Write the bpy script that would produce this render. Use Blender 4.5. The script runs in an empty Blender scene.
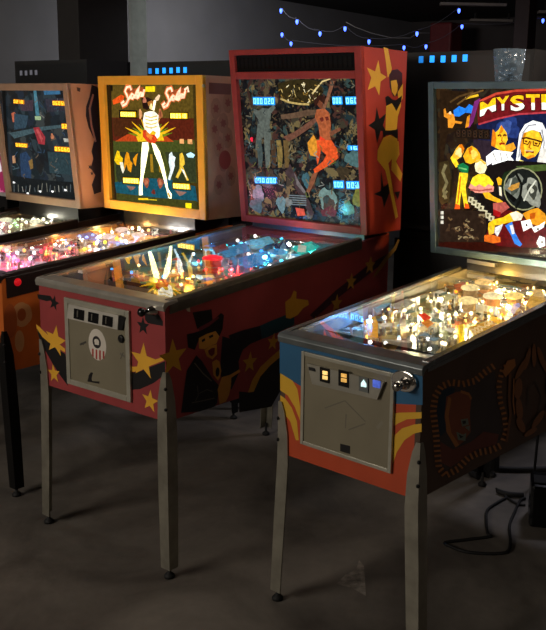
import bpy, bmesh, math, random
from mathutils import Vector, Matrix
random.seed(7)
C = bpy.context.scene.collection
PI = math.pi

# ------------------------------------------------------------------ camera model (546 x 630)
F, PITCH, ROLL, CX, CY, CH = 918.4, 0.2079, 0.0193, 315.1, 303.4, 1.5778
cp, sp, cr, sr = math.cos(PITCH), math.sin(PITCH), math.cos(ROLL), math.sin(ROLL)

def ray(px, py):
    x, y = px - CX, py - CY
    u, v = (cr*x + sr*y)/F, (-sr*x + cr*y)/F
    return Vector((u, cp - v*sp, -sp - v*cp))

def at(px, py, dist):                       # point on the pixel's ray at ground distance Y
    d = ray(px, py); t = dist/d.y
    return Vector((0, 0, CH)) + d*t

def on_floor(px, py, z=0.0):
    d = ray(px, py); t = (z - CH)/d.z
    return Vector((0, 0, CH)) + d*t

# ------------------------------------------------------------------ materials
def lin(c):
    return tuple(((v/255)/12.92 if v/255 <= .04045 else ((v/255+.055)/1.055)**2.4) for v in c)
MATS = {}
def mat(name, col, rough=.5, metal=0., emit=0., ecol=None, var=.12, scale=18., spec=.5, coat=0., bump=0., evar=0.):
    key = name
    if key in MATS: return MATS[key]
    m = bpy.data.materials.new(name); m.use_nodes = True
    nt = m.node_tree; b = nt.nodes['Principled BSDF']
    l = lin(col)
    b.inputs['Roughness'].default_value = rough; b.inputs['Metallic'].default_value = metal
    b.inputs['Specular IOR Level'].default_value = spec
    b.inputs['Coat Weight'].default_value = coat; b.inputs['Coat Roughness'].default_value = .06
    tc = nt.nodes.new('ShaderNodeTexCoord')
    n = nt.nodes.new('ShaderNodeTexNoise'); n.inputs['Scale'].default_value = scale; n.inputs['Detail'].default_value = 4
    r = nt.nodes.new('ShaderNodeValToRGB')
    r.color_ramp.elements[0].position = .3; r.color_ramp.elements[1].position = .75
    r.color_ramp.elements[0].color = tuple(v*(1-var) for v in l)+(1,)
    r.color_ramp.elements[1].color = tuple(min(1, v*(1+var)) for v in l)+(1,)
    nt.links.new(tc.outputs['Object'], n.inputs['Vector']); nt.links.new(n.outputs['Fac'], r.inputs['Fac'])
    nt.links.new(r.outputs['Color'], b.inputs['Base Color'])
    if emit > 0:
        b.inputs['Emission Color'].default_value = tuple(lin(ecol or col))+(1,)
        b.inputs['Emission Strength'].default_value = emit
        if evar > 0:                          # uneven ink in the printed colour
            e = lin(ecol or col); n3 = nt.nodes.new('ShaderNodeTexNoise'); n3.inputs['Scale'].default_value = 75; n3.inputs['Detail'].default_value = 3
            r3 = nt.nodes.new('ShaderNodeValToRGB'); r3.color_ramp.elements[0].position = .34; r3.color_ramp.elements[1].position = .66
            r3.color_ramp.elements[0].color = tuple(v*(1-evar) for v in e)+(1,); r3.color_ramp.elements[1].color = tuple(v*(1+evar*.5) for v in e)+(1,)
            nt.links.new(tc.outputs['Object'], n3.inputs['Vector']); nt.links.new(n3.outputs['Fac'], r3.inputs['Fac']); nt.links.new(r3.outputs['Color'], b.inputs['Emission Color'])
    if bump > 0:
        bp = nt.nodes.new('ShaderNodeBump'); bp.inputs['Strength'].default_value = bump; bp.inputs['Distance'].default_value = .01
        nt.links.new(n.outputs['Fac'], bp.inputs['Height']); nt.links.new(bp.outputs['Normal'], b.inputs['Normal'])
    MATS[key] = m
    return m
def paint(col, rough=.45):
    return mat('paint_%d_%d_%d' % col, col, rough, var=.10, scale=9)
def glow(col, s=1.0):                        # back-lit print on glass or translucent plastic
    return mat('lit_%d_%d_%d_%.2f' % (col+(s,)), tuple(int(v*.2) for v in col), .14, emit=s, ecol=col, var=.05, spec=.3, evar=.32)
def lamp(col, s):
    return mat('lamp_%d_%d_%d_%.1f' % (col+(s,)), col, .3, emit=s, ecol=col, var=0)

def collage(name, cols, scale, strength, distort=1.5, rough=.2, base=.06):
    """busy printed picture: cells of several inks, back-lit (strength > 0) or plain print"""
    m = bpy.data.materials.new(name); m.use_nodes = True
    nt = m.node_tree; b = nt.nodes['Principled BSDF']; b.inputs['Roughness'].default_value = rough
    tc = nt.nodes.new('ShaderNodeTexCoord')
    nz = nt.nodes.new('ShaderNodeTexNoise'); nz.inputs['Scale'].default_value = scale*.5; nz.inputs['Detail'].default_value = 5
    nz.inputs['Distortion'].default_value = distort
    mx = nt.nodes.new('ShaderNodeVectorMath'); mx.operation = 'MULTIPLY_ADD'
    mx.inputs[1].default_value = (.12, .12, .12)
    vo = nt.nodes.new('ShaderNodeTexVoronoi'); vo.inputs['Scale'].default_value = scale
    rp = nt.nodes.new('ShaderNodeValToRGB'); rp.color_ramp.interpolation = 'CONSTANT'
    sep = nt.nodes.new('ShaderNodeSeparateColor')
    nt.links.new(tc.outputs['Object'], nz.inputs['Vector'])
    nt.links.new(nz.outputs['Color'], mx.inputs[0]); nt.links.new(tc.outputs['Object'], mx.inputs[2])
    nt.links.new(mx.outputs[0], vo.inputs['Vector']); nt.links.new(vo.outputs['Color'], sep.inputs[0])
    nt.links.new(sep.outputs[0], rp.inputs['Fac'])
    el = rp.color_ramp.elements
    while len(el) < len(cols): el.new(.5)
    for i, c in enumerate(cols):
        el[i].position = i/len(cols); el[i].color = lin(c)+(1,)
    if strength > 0:
        nt.links.new(rp.outputs['Color'], b.inputs['Emission Color']); b.inputs['Emission Strength'].default_value = strength
        dk = nt.nodes.new('ShaderNodeMixRGB'); dk.inputs['Fac'].default_value = 1-base
        dk.inputs['Color2'].default_value = (.005, .005, .005, 1)
        nt.links.new(rp.outputs['Color'], dk.inputs['Color1']); nt.links.new(dk.outputs['Color'], b.inputs['Base Color'])
    else:
        nt.links.new(rp.outputs['Color'], b.inputs['Base Color'])
    return m

def clear_glass(name, tint=(1, 1, 1), rough=.0, refl=1.0):
    m = bpy.data.materials.new(name); m.use_nodes = True
    nt = m.node_tree; nt.nodes.remove(nt.nodes['Principled BSDF'])
    out = nt.nodes['Material Output']
    tr = nt.nodes.new('ShaderNodeBsdfTransparent'); tr.inputs['Color'].default_value = tint+(1,)
    gl = nt.nodes.new('ShaderNodeBsdfGlossy'); gl.inputs['Roughness'].default_value = rough
    gl.inputs['Color'].default_value = (refl, refl, refl, 1)
    fr = nt.nodes.new('ShaderNodeFresnel'); fr.inputs['IOR'].default_value = 1.45
    mx = nt.nodes.new('ShaderNodeMixShader')
    ge = nt.nodes.new('ShaderNodeNewGeometry'); mm = nt.nodes.new('ShaderNodeMath'); mm.operation = 'SUBTRACT'; mm.inputs[0].default_value = 1
    nt.links.new(ge.outputs['Backfacing'], mm.inputs[1]); m2 = nt.nodes.new('ShaderNodeMath'); m2.operation = 'MULTIPLY'; m2.use_clamp = True
    m3 = nt.nodes.new('ShaderNodeMath'); m3.operation = 'MULTIPLY'; m3.inputs[1].default_value = 1.75
    nt.links.new(fr.outputs[0], m3.inputs[0])
    nt.links.new(m3.outputs[0], m2.inputs[0]); nt.links.new(mm.outputs[0], m2.inputs[1])
    nt.links.new(m2.outputs[0], mx.inputs[0]); nt.links.new(tr.outputs[0], mx.inputs[1]); nt.links.new(gl.outputs[0], mx.inputs[2])
    nt.links.new(mx.outputs[0], out.inputs['Surface'])
    return m
GLASS = clear_glass('clear_glass')

STEEL = mat('brushed_steel', (186, 182, 170), .34, .9, var=.15, scale=30)
STEEL_WORN = mat('worn_leg_steel', (165, 160, 145), .42, .75, var=.25, scale=12)
CHROME = mat('chrome', (215, 212, 205), .16, 1., var=.1)
DARKMETAL = mat('dark_metal', (40, 39, 38), .4, .6)
DOORGREY = mat('coin_door_grey', (138, 130, 108), .45, .25, var=.1, scale=6)
DOORFRAME = mat('coin_door_frame_steel', (176, 172, 156), .38, .35, var=.15)
BLACK = mat('black_paint', (16, 15, 15), .45, var=.2)
BLACKGLOSS = mat('black_plastic', (12, 12, 13), .25)
RUBBER = mat('black_rubber', (14, 13, 13), .7)
WHITEPL = mat('white_plastic', (225, 222, 215), .35)
WOOD_INNER = mat('inner_rail_wood', (150, 100, 50), .35, var=.3, scale=14)

# ------------------------------------------------------------------ mesh builder
class MB:
    def __init__(s): s.v, s.f, s.m, s.mi, s.sm = [], [], [], [], []
    def slot(s, m):
        if m not in s.m: s.m.append(m)
        return s.m.index(m)
    def add(s, vs, fs, m, smooth=False):
        o = len(s.v); s.v += [tuple(v) for v in vs]; k = s.slot(m)
        for f in fs: s.f.append([o+i for i in f]); s.mi.append(k); s.sm.append(smooth)
        return s
    def poly(s, pts, m): return s.add(pts, [list(range(len(pts)))], m)
    def box(s, x0, x1, y0, y1, z0, z1, m):
        v = [(x, y, z) for z in (z0, z1) for y in (y0, y1) for x in (x0, x1)]
        return s.add(v, [(0,2,3,1), (4,5,7,6), (0,1,5,4), (2,6,7,3), (0,4,6,2), (1,3,7,5)], m)
    def prism(s, prof, x0, x1, m):           # prof: (y, z) outline, swept along x
        n = len(prof)
        v = [(x0, y, z) for y, z in prof] + [(x1, y, z) for y, z in prof]
        f = [[i, (i+1) % n, n+(i+1) % n, n+i] for i in range(n)] + [list(range(n))[::-1], [n+i for i in range(n)]]
        return s.add(v, f, m)
    def slab(s, pts, nrm, t, m):             # flat outline given thickness along -nrm
        n = len(pts); nrm = Vector(nrm)
        a = [Vector(p) for p in pts]; b = [p - nrm*t for p in a]
        return s.add(a+b, [list(range(n)), [n+i for i in range(n)][::-1]] + [[i, n+i, n+(i+1) % n, (i+1) % n] for i in range(n)], m)
    def lathe(s, c, prof, m, n=16, ax=None):
        c = Vector(c); q = Vector((0,0,1)).rotation_difference(Vector(ax)) if ax is not None else None
        vs, fs = [], []
        for r, h in prof:
            for i in range(n):
                a = 2*PI*i/n; p = Vector((r*math.cos(a), r*math.sin(a), h))
                if q: p = q @ p
                vs.append(c+p)
        for k in range(len(prof)-1):
            for i in range(n):
                fs.append((k*n+i, k*n+(i+1) % n, (k+1)*n+(i+1) % n, (k+1)*n+i))
        fs.append(tuple(range(n))[::-1]); fs.append(tuple((len(prof)-1)*n+i for i in range(n)))
        return s.add(vs, fs, m, True)
    def ball(s, c, r, m, n=10):
        k = n//2+1
        return s.lathe(c, [(max(1e-5, r*math.sin(PI*i/k)), -r*math.cos(PI*i/k)) for i in range(k+1)], m, n)
    def tube(s, pts, r, m, n=8):
        pts = [Vector(p) for p in pts]; vs, fs = [], []
        for i, p in enumerate(pts):
            t = (pts[min(i+1, len(pts)-1)] - pts[max(i-1, 0)]).normalized()
            a = t.orthogonal().normalized() if i == 0 else (pa - t*pa.dot(t)).normalized()
            pa = a; b = t.cross(a)
            for k in range(n):
                g = 2*PI*k/n; vs.append(p + (a*math.cos(g)+b*math.sin(g))*r)
        for i in range(len(pts)-1):
            for k in range(n): fs.append((i*n+k, i*n+(k+1) % n, (i+1)*n+(k+1) % n, (i+1)*n+k))
        fs.append(tuple(range(n))[::-1]); fs.append(tuple((len(pts)-1)*n+k for k in range(n)))
        return s.add(vs, fs, m, True)
    def build(s, name, parent=None, bevel=0, label=None):
        me = bpy.data.meshes.new(name); me.from_pydata(s.v, [], s.f)
        for m in s.m: me.materials.append(m)
        for p, k, sm in zip(me.polygons, s.mi, s.sm): p.material_index = k; p.use_smooth = sm
        me.update()
        if s.decal_free():
            bm = bmesh.new(); bm.from_mesh(me); bmesh.ops.recalc_face_normals(bm, faces=bm.faces); bm.to_mesh(me); bm.free()
        o = bpy.data.objects.new(name, me); C.objects.link(o)
        if parent: o.parent = parent
        if bevel:
            b = o.modifiers.new('bevel', 'BEVEL'); b.width = bevel; b.segments = 2; b.limit_method = 'ANGLE'; b.angle_limit = math.radians(40)
        if label: o['label'] = label
        return o
    def decal_free(s): return True
def tag(o, label, cat, group=None):
    o['label'] = label; o['category'] = cat
    if group: o['group'] = group
    return o
def empty(name, loc, rz, label, cat, group=None):
    o = bpy.data.objects.new(name, None); C.objects.link(o); o.location = loc; o.rotation_euler = (0, 0, rz)
    o.empty_display_size = .1
    return tag(o, label, cat, group)
def struct(o): o['kind'] = 'structure'; return o

# ------------------------------------------------------------------ lettering: font outlines mapped into a quad
def letters(ch, shear=0., ymin=None):
    cu = bpy.data.curves.new('lettering', 'FONT'); cu.body = ch; cu.shear = shear; cu.resolution_u = 3; cu.offset = .035
    ob = bpy.data.objects.new('lettering', cu); C.objects.link(ob)
    me = bpy.data.meshes.new_from_object(ob.evaluated_get(bpy.context.evaluated_depsgraph_get()))
    vs = [v.co.copy() for v in me.vertices]; fs = [tuple(p.vertices) for p in me.polygons]
    bpy.data.objects.remove(ob); bpy.data.curves.remove(cu); bpy.data.meshes.remove(me)
    x0, x1 = min(v.x for v in vs), max(v.x for v in vs); y0, y1 = min(v.y for v in vs), max(v.y for v in vs)
    out = [((v.x-x0)/(x1-x0), (v.y-y0)/(y1-y0)) for v in vs]
    if ymin is not None:                      # keep what lies above ymin
        bm = bmesh.new(); bv = [bm.verts.new((x, y, 0)) for x, y in out]
        for f in fs:
            try: bm.faces.new([bv[i] for i in f])
            except ValueError: pass
        bmesh.ops.bisect_plane(bm, geom=bm.verts[:]+bm.edges[:]+bm.faces[:], plane_co=(0, ymin, 0), plane_no=(0, 1, 0), clear_inner=True)
        bm.verts.index_update(); out = [(v.co.x, v.co.y) for v in bm.verts]; fs = [tuple(v.index for v in f.verts) for f in bm.faces]; bm.free()
    return out, fs

# ------------------------------------------------------------------ machines
class Machine:
    """frame of one machine: u to the right, v to the back, z up; origin on the floor under the middle of its front"""
    def __init__(s, x, y, a, **k):
        s.x, s.y, s.a = x, y, a
        s.splay = (.026, .026); s.__dict__.update(k)
        s.M = Matrix.Translation((x, y, 0)) @ Matrix.Rotation(a, 4, 'Z'); s.I = s.M.inverted()
        s.h = s.W/2
    def lift(s, px, py, P, N):               # where the sight line through a photo pixel meets a plane of the machine
        o = s.I @ Vector((0, 0, CH)); d = s.I.to_3x3() @ ray(px, py)
        P, N = Vector(P), Vector(N)
        return o + d*((P-o).dot(N)/d.dot(N))
    def ztop(s, v): return s.ht + (s.hr-s.ht)*v/s.L
    def zbot(s, v): return s.hb + (s.hbr-s.hb)*v/s.L

class Art:
    """flat print on a plane of a machine, drawn in layers a fraction of a millimetre apart"""
    def __init__(s, mc, P, N, mb, conv=None, step=.00006, kind=paint, dk=1.):
        s.mc, s.P, s.N, s.mb, s.conv, s.step, s.kind = mc, Vector(P), Vector(N).normalized(), mb, conv, step, kind
        s.k = 1; s.dk = dk
    def pt(s, p):
        if s.conv: p = s.conv(*p)
        return s.mc.lift(p[0], p[1], s.P, s.N)
    def mtl(s, c): return s.kind(*c) if isinstance(c, tuple) and isinstance(c[0], tuple) else (s.kind(c) if isinstance(c, tuple) else c)
    def up(s):
        s.k += 1; return s.N*(s.step*s.k)
    def poly(s, pts, c):
        o = s.up(); s.mb.poly([s.pt(p)+o for p in pts], s.mtl(c)); return s
    def axes(s):
        r = Vector((0, 0, 1)) if abs(s.N.z) < .9 else Vector((0, 1, 0))
        ux = r.cross(s.N).normalized(); uy = s.N.cross(ux)
        return ux, uy
    def star(s, p, r, c, rot=0., n=5, inner=.42):
        o = s.up(); c0 = s.pt(p)+o; ux, uy = s.axes(); r *= .88
        s.mb.poly([c0 + (ux*math.sin(rot+PI*i/n) + uy*math.cos(rot+PI*i/n))*(r if i % 2 == 0 else r*inner) for i in range(2*n)], s.mtl(c)); return s
    def disc(s, p, rx, ry, c, n=20, rot=0.):
        o = s.up(); c0 = s.pt(p)+o; ux, uy = s.axes()
        pts = []
        for i in range(n):
            a = 2*PI*i/n; jt = 1 if s.dk == 1 else 1+.16*math.sin(3*a+s.k)+.08*math.sin(7*a+2*s.k); x, y = jt*rx*s.dk*math.cos(a), jt*ry*s.dk*math.sin(a)
            pts.append(c0 + ux*(x*math.cos(rot)-y*math.sin(rot)) + uy*(x*math.sin(rot)+y*math.cos(rot)))
        s.mb.poly(pts, s.mtl(c)); return s
    def stroke(s, pts, w, c, w1=None):        # brush stroke of width w (m), tapering to w1
        o = s.up(); q = [s.pt(p)+o for p in pts]; n = len(q); L, R = [], []
        for i in range(n):
            t = (q[min(i+1, n-1)]-q[max(i-1, 0)]).normalized(); g = s.N.cross(t)
            ww = w if w1 is None else w+(w1-w)*i/(n-1)
            L.append(q[i]+g*ww/2); R.append(q[i]-g*ww/2)
        k = s.mtl(c)
        s.mb.add(L+R, [(i, i+1, n+i+1, n+i) for i in range(n-1)], k); return s
    def text(s, ch, quad, c, shear=0., ymin=None):       # quad: TL, TR, BR, BL pixels
        o = s.up(); vs, fs = letters(ch, shear, ymin)
        TL, TR, BR, BL = [s.pt(p)+o for p in quad]
        s.mb.add([(TL*(1-x)+TR*x)*y + (BL*(1-x)+BR*x)*(1-y) for x, y in vs], fs, s.mtl(c)); return s

def crop(x0, y0, k): return lambda x, y: (x0+x/k, y0+y/k)

def digits_display(mc, art_plane, corners, n, col, dim, root, name='score_display', lit=None, label=None):
    """segment score window: a dim lit window with n seven-segment figures"""
    P, N = art_plane; mb = MB(); N = Vector(N).normalized()
    q = [mc.lift(x, y, P, N) + N*.006 for x, y in corners]
    mb.slab([p for p in q], N, .005, dim)
    def pos(x, y): return (q[0]*(1-x)+q[1]*x)*(1-y) + (q[3]*(1-x)+q[2]*x)*y + N*.0006
    def bar(x0, y0, x1, y1): mb.poly([pos(x0, y0), pos(x1, y0), pos(x1, y1), pos(x0, y1)], col)
    seg = {'0': 'abcdef', '1': 'bc', '2': 'abged', '3': 'abgcd', '4': 'fgbc', '5': 'afgcd', '6': 'afgedc', '7': 'abc', '8': 'abcdefg', '9': 'abcdfg'}
    for i in range(n):
        ch = (lit or '0'*n)[i]; x0, x1 = (i+.16)/n, (i+.84)/n; t = .2/n; ty = .12
        for sg in seg.get(ch, ''):
            if sg == 'a': bar(x0, .14, x1, .14+ty)
            if sg == 'g': bar(x0, .44, x1, .44+ty)
            if sg == 'd': bar(x0, .74, x1, .74+ty)
            if sg == 'f': bar(x0, .14, x0+t, .5)
            if sg == 'b': bar(x1-t, .14, x1, .5)
            if sg == 'e': bar(x0, .5, x0+t, .86)
            if sg == 'c': bar(x1-t, .5, x1, .86)
    return mb.build(name, root, label=label)

def make_leg(mc, su, front, root, metal):
    mb = MB(); h = mc.h
    v0 = -.002 if front else mc.L+.002; sv = -1 if front else 1
    ztop = (mc.hb if front else mc.hbr) + .17
    zs = [ztop, ztop-.03, ztop-.10, ztop-.2, .30, .035]
    ws = [.010, .022, .036, .042, .042, .038]
    f_ = mc.splay[0 if su < 0 else 1]; sp_ = [0, 0, 0, .002, f_*.5, f_]
    t = .004
    for pl in (0, 1):
        ring = []
        for z, w, o in zip(zs, ws, sp_):
            uc, vc = su*(h+.002+o), v0
            if pl == 0:  ring.append([(uc, vc+sv*t, z), (uc-su*w, vc+sv*t, z), (uc-su*w, vc, z), (uc, vc, z)])
            else:        ring.append([(uc+su*t, vc+sv*t, z), (uc+su*t, vc-sv*w, z), (uc, vc-sv*w, z), (uc, vc+sv*t, z)])
        vs = [p for r in ring for p in r]; n = len(ring); fs = []
        for k in range(n-1):
            for i in range(4): fs.append((k*4+i, k*4+(i+1) % 4, (k+1)*4+(i+1) % 4, (k+1)*4+i))
        fs += [(0, 1, 2, 3), tuple((n-1)*4+i for i in (3, 2, 1, 0))]
        mb.add(vs, fs, metal)
    leg = mb.build('leg', root)
    o = .012
    lv = MB(); c = (su*(h-o+f_), v0+sv*-o, 0)
    lv.lathe(c, [(.018, 0), (.019, .008), (.012, .016), (.006, .018), (.006, .06)], RUBBER, 14)
    lv.build('leveler', leg)
    for dz in (.055, .125):
        b = MB(); bx = su*(h+.003) ; 
        b.lathe((su*(h+.0055), v0+sv*.0055, ztop-dz), [(.006, -.003), (.006, .001), (.004, .003)], DARKMETAL, 8, ax=(su*.7, sv*.7, 0))
        b.build('leg_bolt', leg)
    return leg

def cabinet(mc, root, side_c, front_c, inner_c, art_front=None, art_side=None):
    mb = MB(); h = mc.h; t = .018; L = mc.L
    prof = [(0, mc.zbot(0)), (0, mc.ztop(0)-.012), (L, mc.ztop(L)-.012), (L, mc.zbot(L))]
    ins = [(t, mc.zbot(0)+.02), (t, mc.ztop(0)-.012), (L, mc.ztop(L)-.012), (L, mc.zbot(L)+.02)]
    for su in (-1, 1):
        xo, xi = su*h, su*(h-t)
        # outer and inner skins of a side wall in different finishes
        n = 4
        v = [(xo, y, z) for y, z in prof] + [(xi, y, z) for y, z in prof]
        mb.add(v, [(0,1,2,3), (0,4,5,1), (1,5,6,2), (2,6,7,3), (3,7,4,0)], side_c)
        mb.add(v[4:], [(0,1,2,3)], inner_c)
    mb.box(-h+t, h-t, 0, t, mc.zbot(0), mc.ztop(0)-.012, front_c)
    mb.box(-h+t, h-t, L-t, L, mc.zbot(L), mc.ztop(L)-.012, BLACK)
    mb.add([(-h+t, t, mc.zbot(0)+.012), (h-t, t, mc.zbot(0)+.012), (h-t, L-t, mc.zbot(L)+.012), (-h+t, L-t, mc.zbot(L)+.012)], [(0,1,2,3)], BLACK)
    if art_front: art_front(Art(mc, (0, 0, .7), (0, -1, 0), mb))
    if art_side: art_side(Art(mc, (h, 0, .7), (1, 0, 0), mb))
    return mb.build('cabinet', root)

def trims(mc, root, rail_c, bar_c, rail_w=.022, rail_drop=.02, v1=None):
    h = mc.h; vb = v1 or mc.vb-.005
    lb = MB()
    z = mc.ztop(0)
    lb.prism([(-.010, z-.026), (-.013, z-.008), (-.006, z+.003), (.05, z+.008), (.055, z-.004), (.01, z-.010), (-.002, z-.02), (-.002, z-.026)], -h-.006, h+.006, bar_c)
    lb.build('lockbar', root, .002)
    for su in (-1, 1):
        r = MB()
        x0, x1 = sorted((su*(h+.004), su*(h-rail_w)))
        p = [(.02, mc.ztop(.02)-.011), (.02, mc.ztop(.02)+.006), (vb, mc.ztop(vb)+.006), (vb, mc.ztop(vb)-.011)]
        r.prism(p, x0, x1, rail_c)
        xa, xb = sorted((su*(h+.0005), su*(h+.004)))
        p = [(.02, mc.ztop(.02)-.011-rail_drop), (.02, mc.ztop(.02)-.01), (vb, mc.ztop(vb)-.01), (vb, mc.ztop(vb)-.011-rail_drop)]
        r.prism(p, xa, xb, rail_c)
        r.build('side_rail', root, .0015)
    g = MB()
    w = h-rail_w+.004
    a, b = .05, vb
    g.slab([(-w, a, mc.ztop(a)+.001), (w, a, mc.ztop(a)+.001), (w, b, mc.ztop(b)+.001), (-w, b, mc.ztop(b)+.001)], (0, 0, 1), .004, GLASS)
    g.build('playfield_glass', root)

def backbox(mc, root, shell_c, frame_c, fw=.035, fw_bottom=None, depth=None, neck_c=BLACK, head=0., inset=.014, side_in=None):
    """shell, moulding and neck; returns plane of the glass, its half width and its lower and upper edge"""
    w = mc.Wb/2; d = depth or mc.Db; t = .018
    vb, rk, zb, zt = mc.vb, mc.rake, mc.bb, mc.bt
    vback = vb + max(d, d+rk)
    def vf(z): return vb + rk*(z-zb)/(zt-zb)
    prof = [(vb, zb), (vf(zt), zt), (vback, zt), (vback, zb)]
    mb = MB()
    for su in (-1, 1):
        x0, x1 = sorted((su*w, su*(w-t))); mb.prism(prof, x0, x1, shell_c)
    mb.prism([(vf(zt), zt), (vback, zt), (vback, zt-t), (vf(zt-t), zt-t)], -w+t, w-t, shell_c)
    mb.prism([(vb, zb), (vf(zb+t), zb+t), (vback, zb+t), (vback, zb)], -w+t, w-t, shell_c)
    mb.box(-w+t, w-t, vback-t, vback, zb+t, zt-t, BLACK)
    if side_in: side_in(Art(mc, (w, 0, 1.4), (1, 0, 0), mb))
    bx = mb.build('backbox', root)
    N = Vector((0, -(zt-zb), rk)).normalized()       # faces the player
    T = Vector((0, rk, zt-zb)).normalized()
    fb = fw_bottom or fw
    Ht = (Vector((0, rk, zt-zb))).length
    O = Vector((0, vb, zb))
    fm = MB()
    def bar(u0, u1, s0, s1, out=.006, deep=.02, m=frame_c):
        pts = [O+T*s0+Vector((u0,0,0))+N*out, O+T*s0+Vector((u1,0,0))+N*out, O+T*s1+Vector((u1,0,0))+N*out, O+T*s1+Vector((u0,0,0))+N*out]
        fm.slab(pts, N, deep+out, m)
    bar(-w, -w+fw, 0, Ht); bar(w-fw, w, 0, Ht); bar(-w+fw, w-fw, 0, fb)
    if head > 0:
        bar(-w+fw, w-fw, Ht-.022, Ht); bar(-w+fw, w-fw, Ht-head-.03, Ht-head)
    else:
        bar(-w+fw, w-fw, Ht-fw, Ht)
    fm.build('backbox_frame', bx, .002)
    if head > 0:
        hp = MB(); pts = [O+T*s+Vector((u,0,0))-N*.008 for u, s in ((-w+fw, Ht-head), (w-fw, Ht-head), (w-fw, Ht-.022), (-w+fw, Ht-.022))]
        hp.slab(pts, N, .01, mat('black_speaker_cloth', (13,12,12), .9, spec=.15))
        for i in range(26):
            u = -w+fw+.02+i*(2*(w-fw)-.04)/25
            hp.add([O+T*(Ht-head+.012)+Vector((u-.004,0,0))-N*.0075, O+T*(Ht-head+.012)+Vector((u+.004,0,0))-N*.0075, O+T*(Ht-.034)+Vector((u+.004,0,0))-N*.0075, O+T*(Ht-.034)+Vector((u-.004,0,0))-N*.0075], [(0,1,2,3)], mat('black_speaker_slot', (6,6,6), .9, spec=.1))
        hp.build('speaker_panel', bx)
    # neck under the backbox, standing on the cabinet's tail
    nk = MB(); nv0 = vb+.03
    nk.prism([(nv0, mc.ztop(nv0)-.014), (nv0, zb), (mc.L-.01, zb), (mc.L-.01, mc.ztop(mc.L)-.014)] if zb > mc.ztop(mc.L) else
             [(nv0, mc.ztop(nv0)-.014), (nv0, zb-.001), (mc.L-.01, zb-.001), (mc.L-.01, zb-.02)], -mc.h+.02, mc.h-.02, neck_c)
    nk.build('neck', root)
    s1 = Ht-fw if head <= 0 else Ht-head-.03
    gp = O - N*inset
    return bx, (gp, N), (w-fw, fb, s1, O, T, N)

def glass_base(mb, gi, P, m):
    hw, s0, s1, O, T, N = gi
    off = (P-O)
    mb.slab([O+T*s+Vector((u,0,0))+off for u, s in ((-hw, s0), (hw, s0), (hw, s1), (-hw, s1))], N, .004, m)

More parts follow.
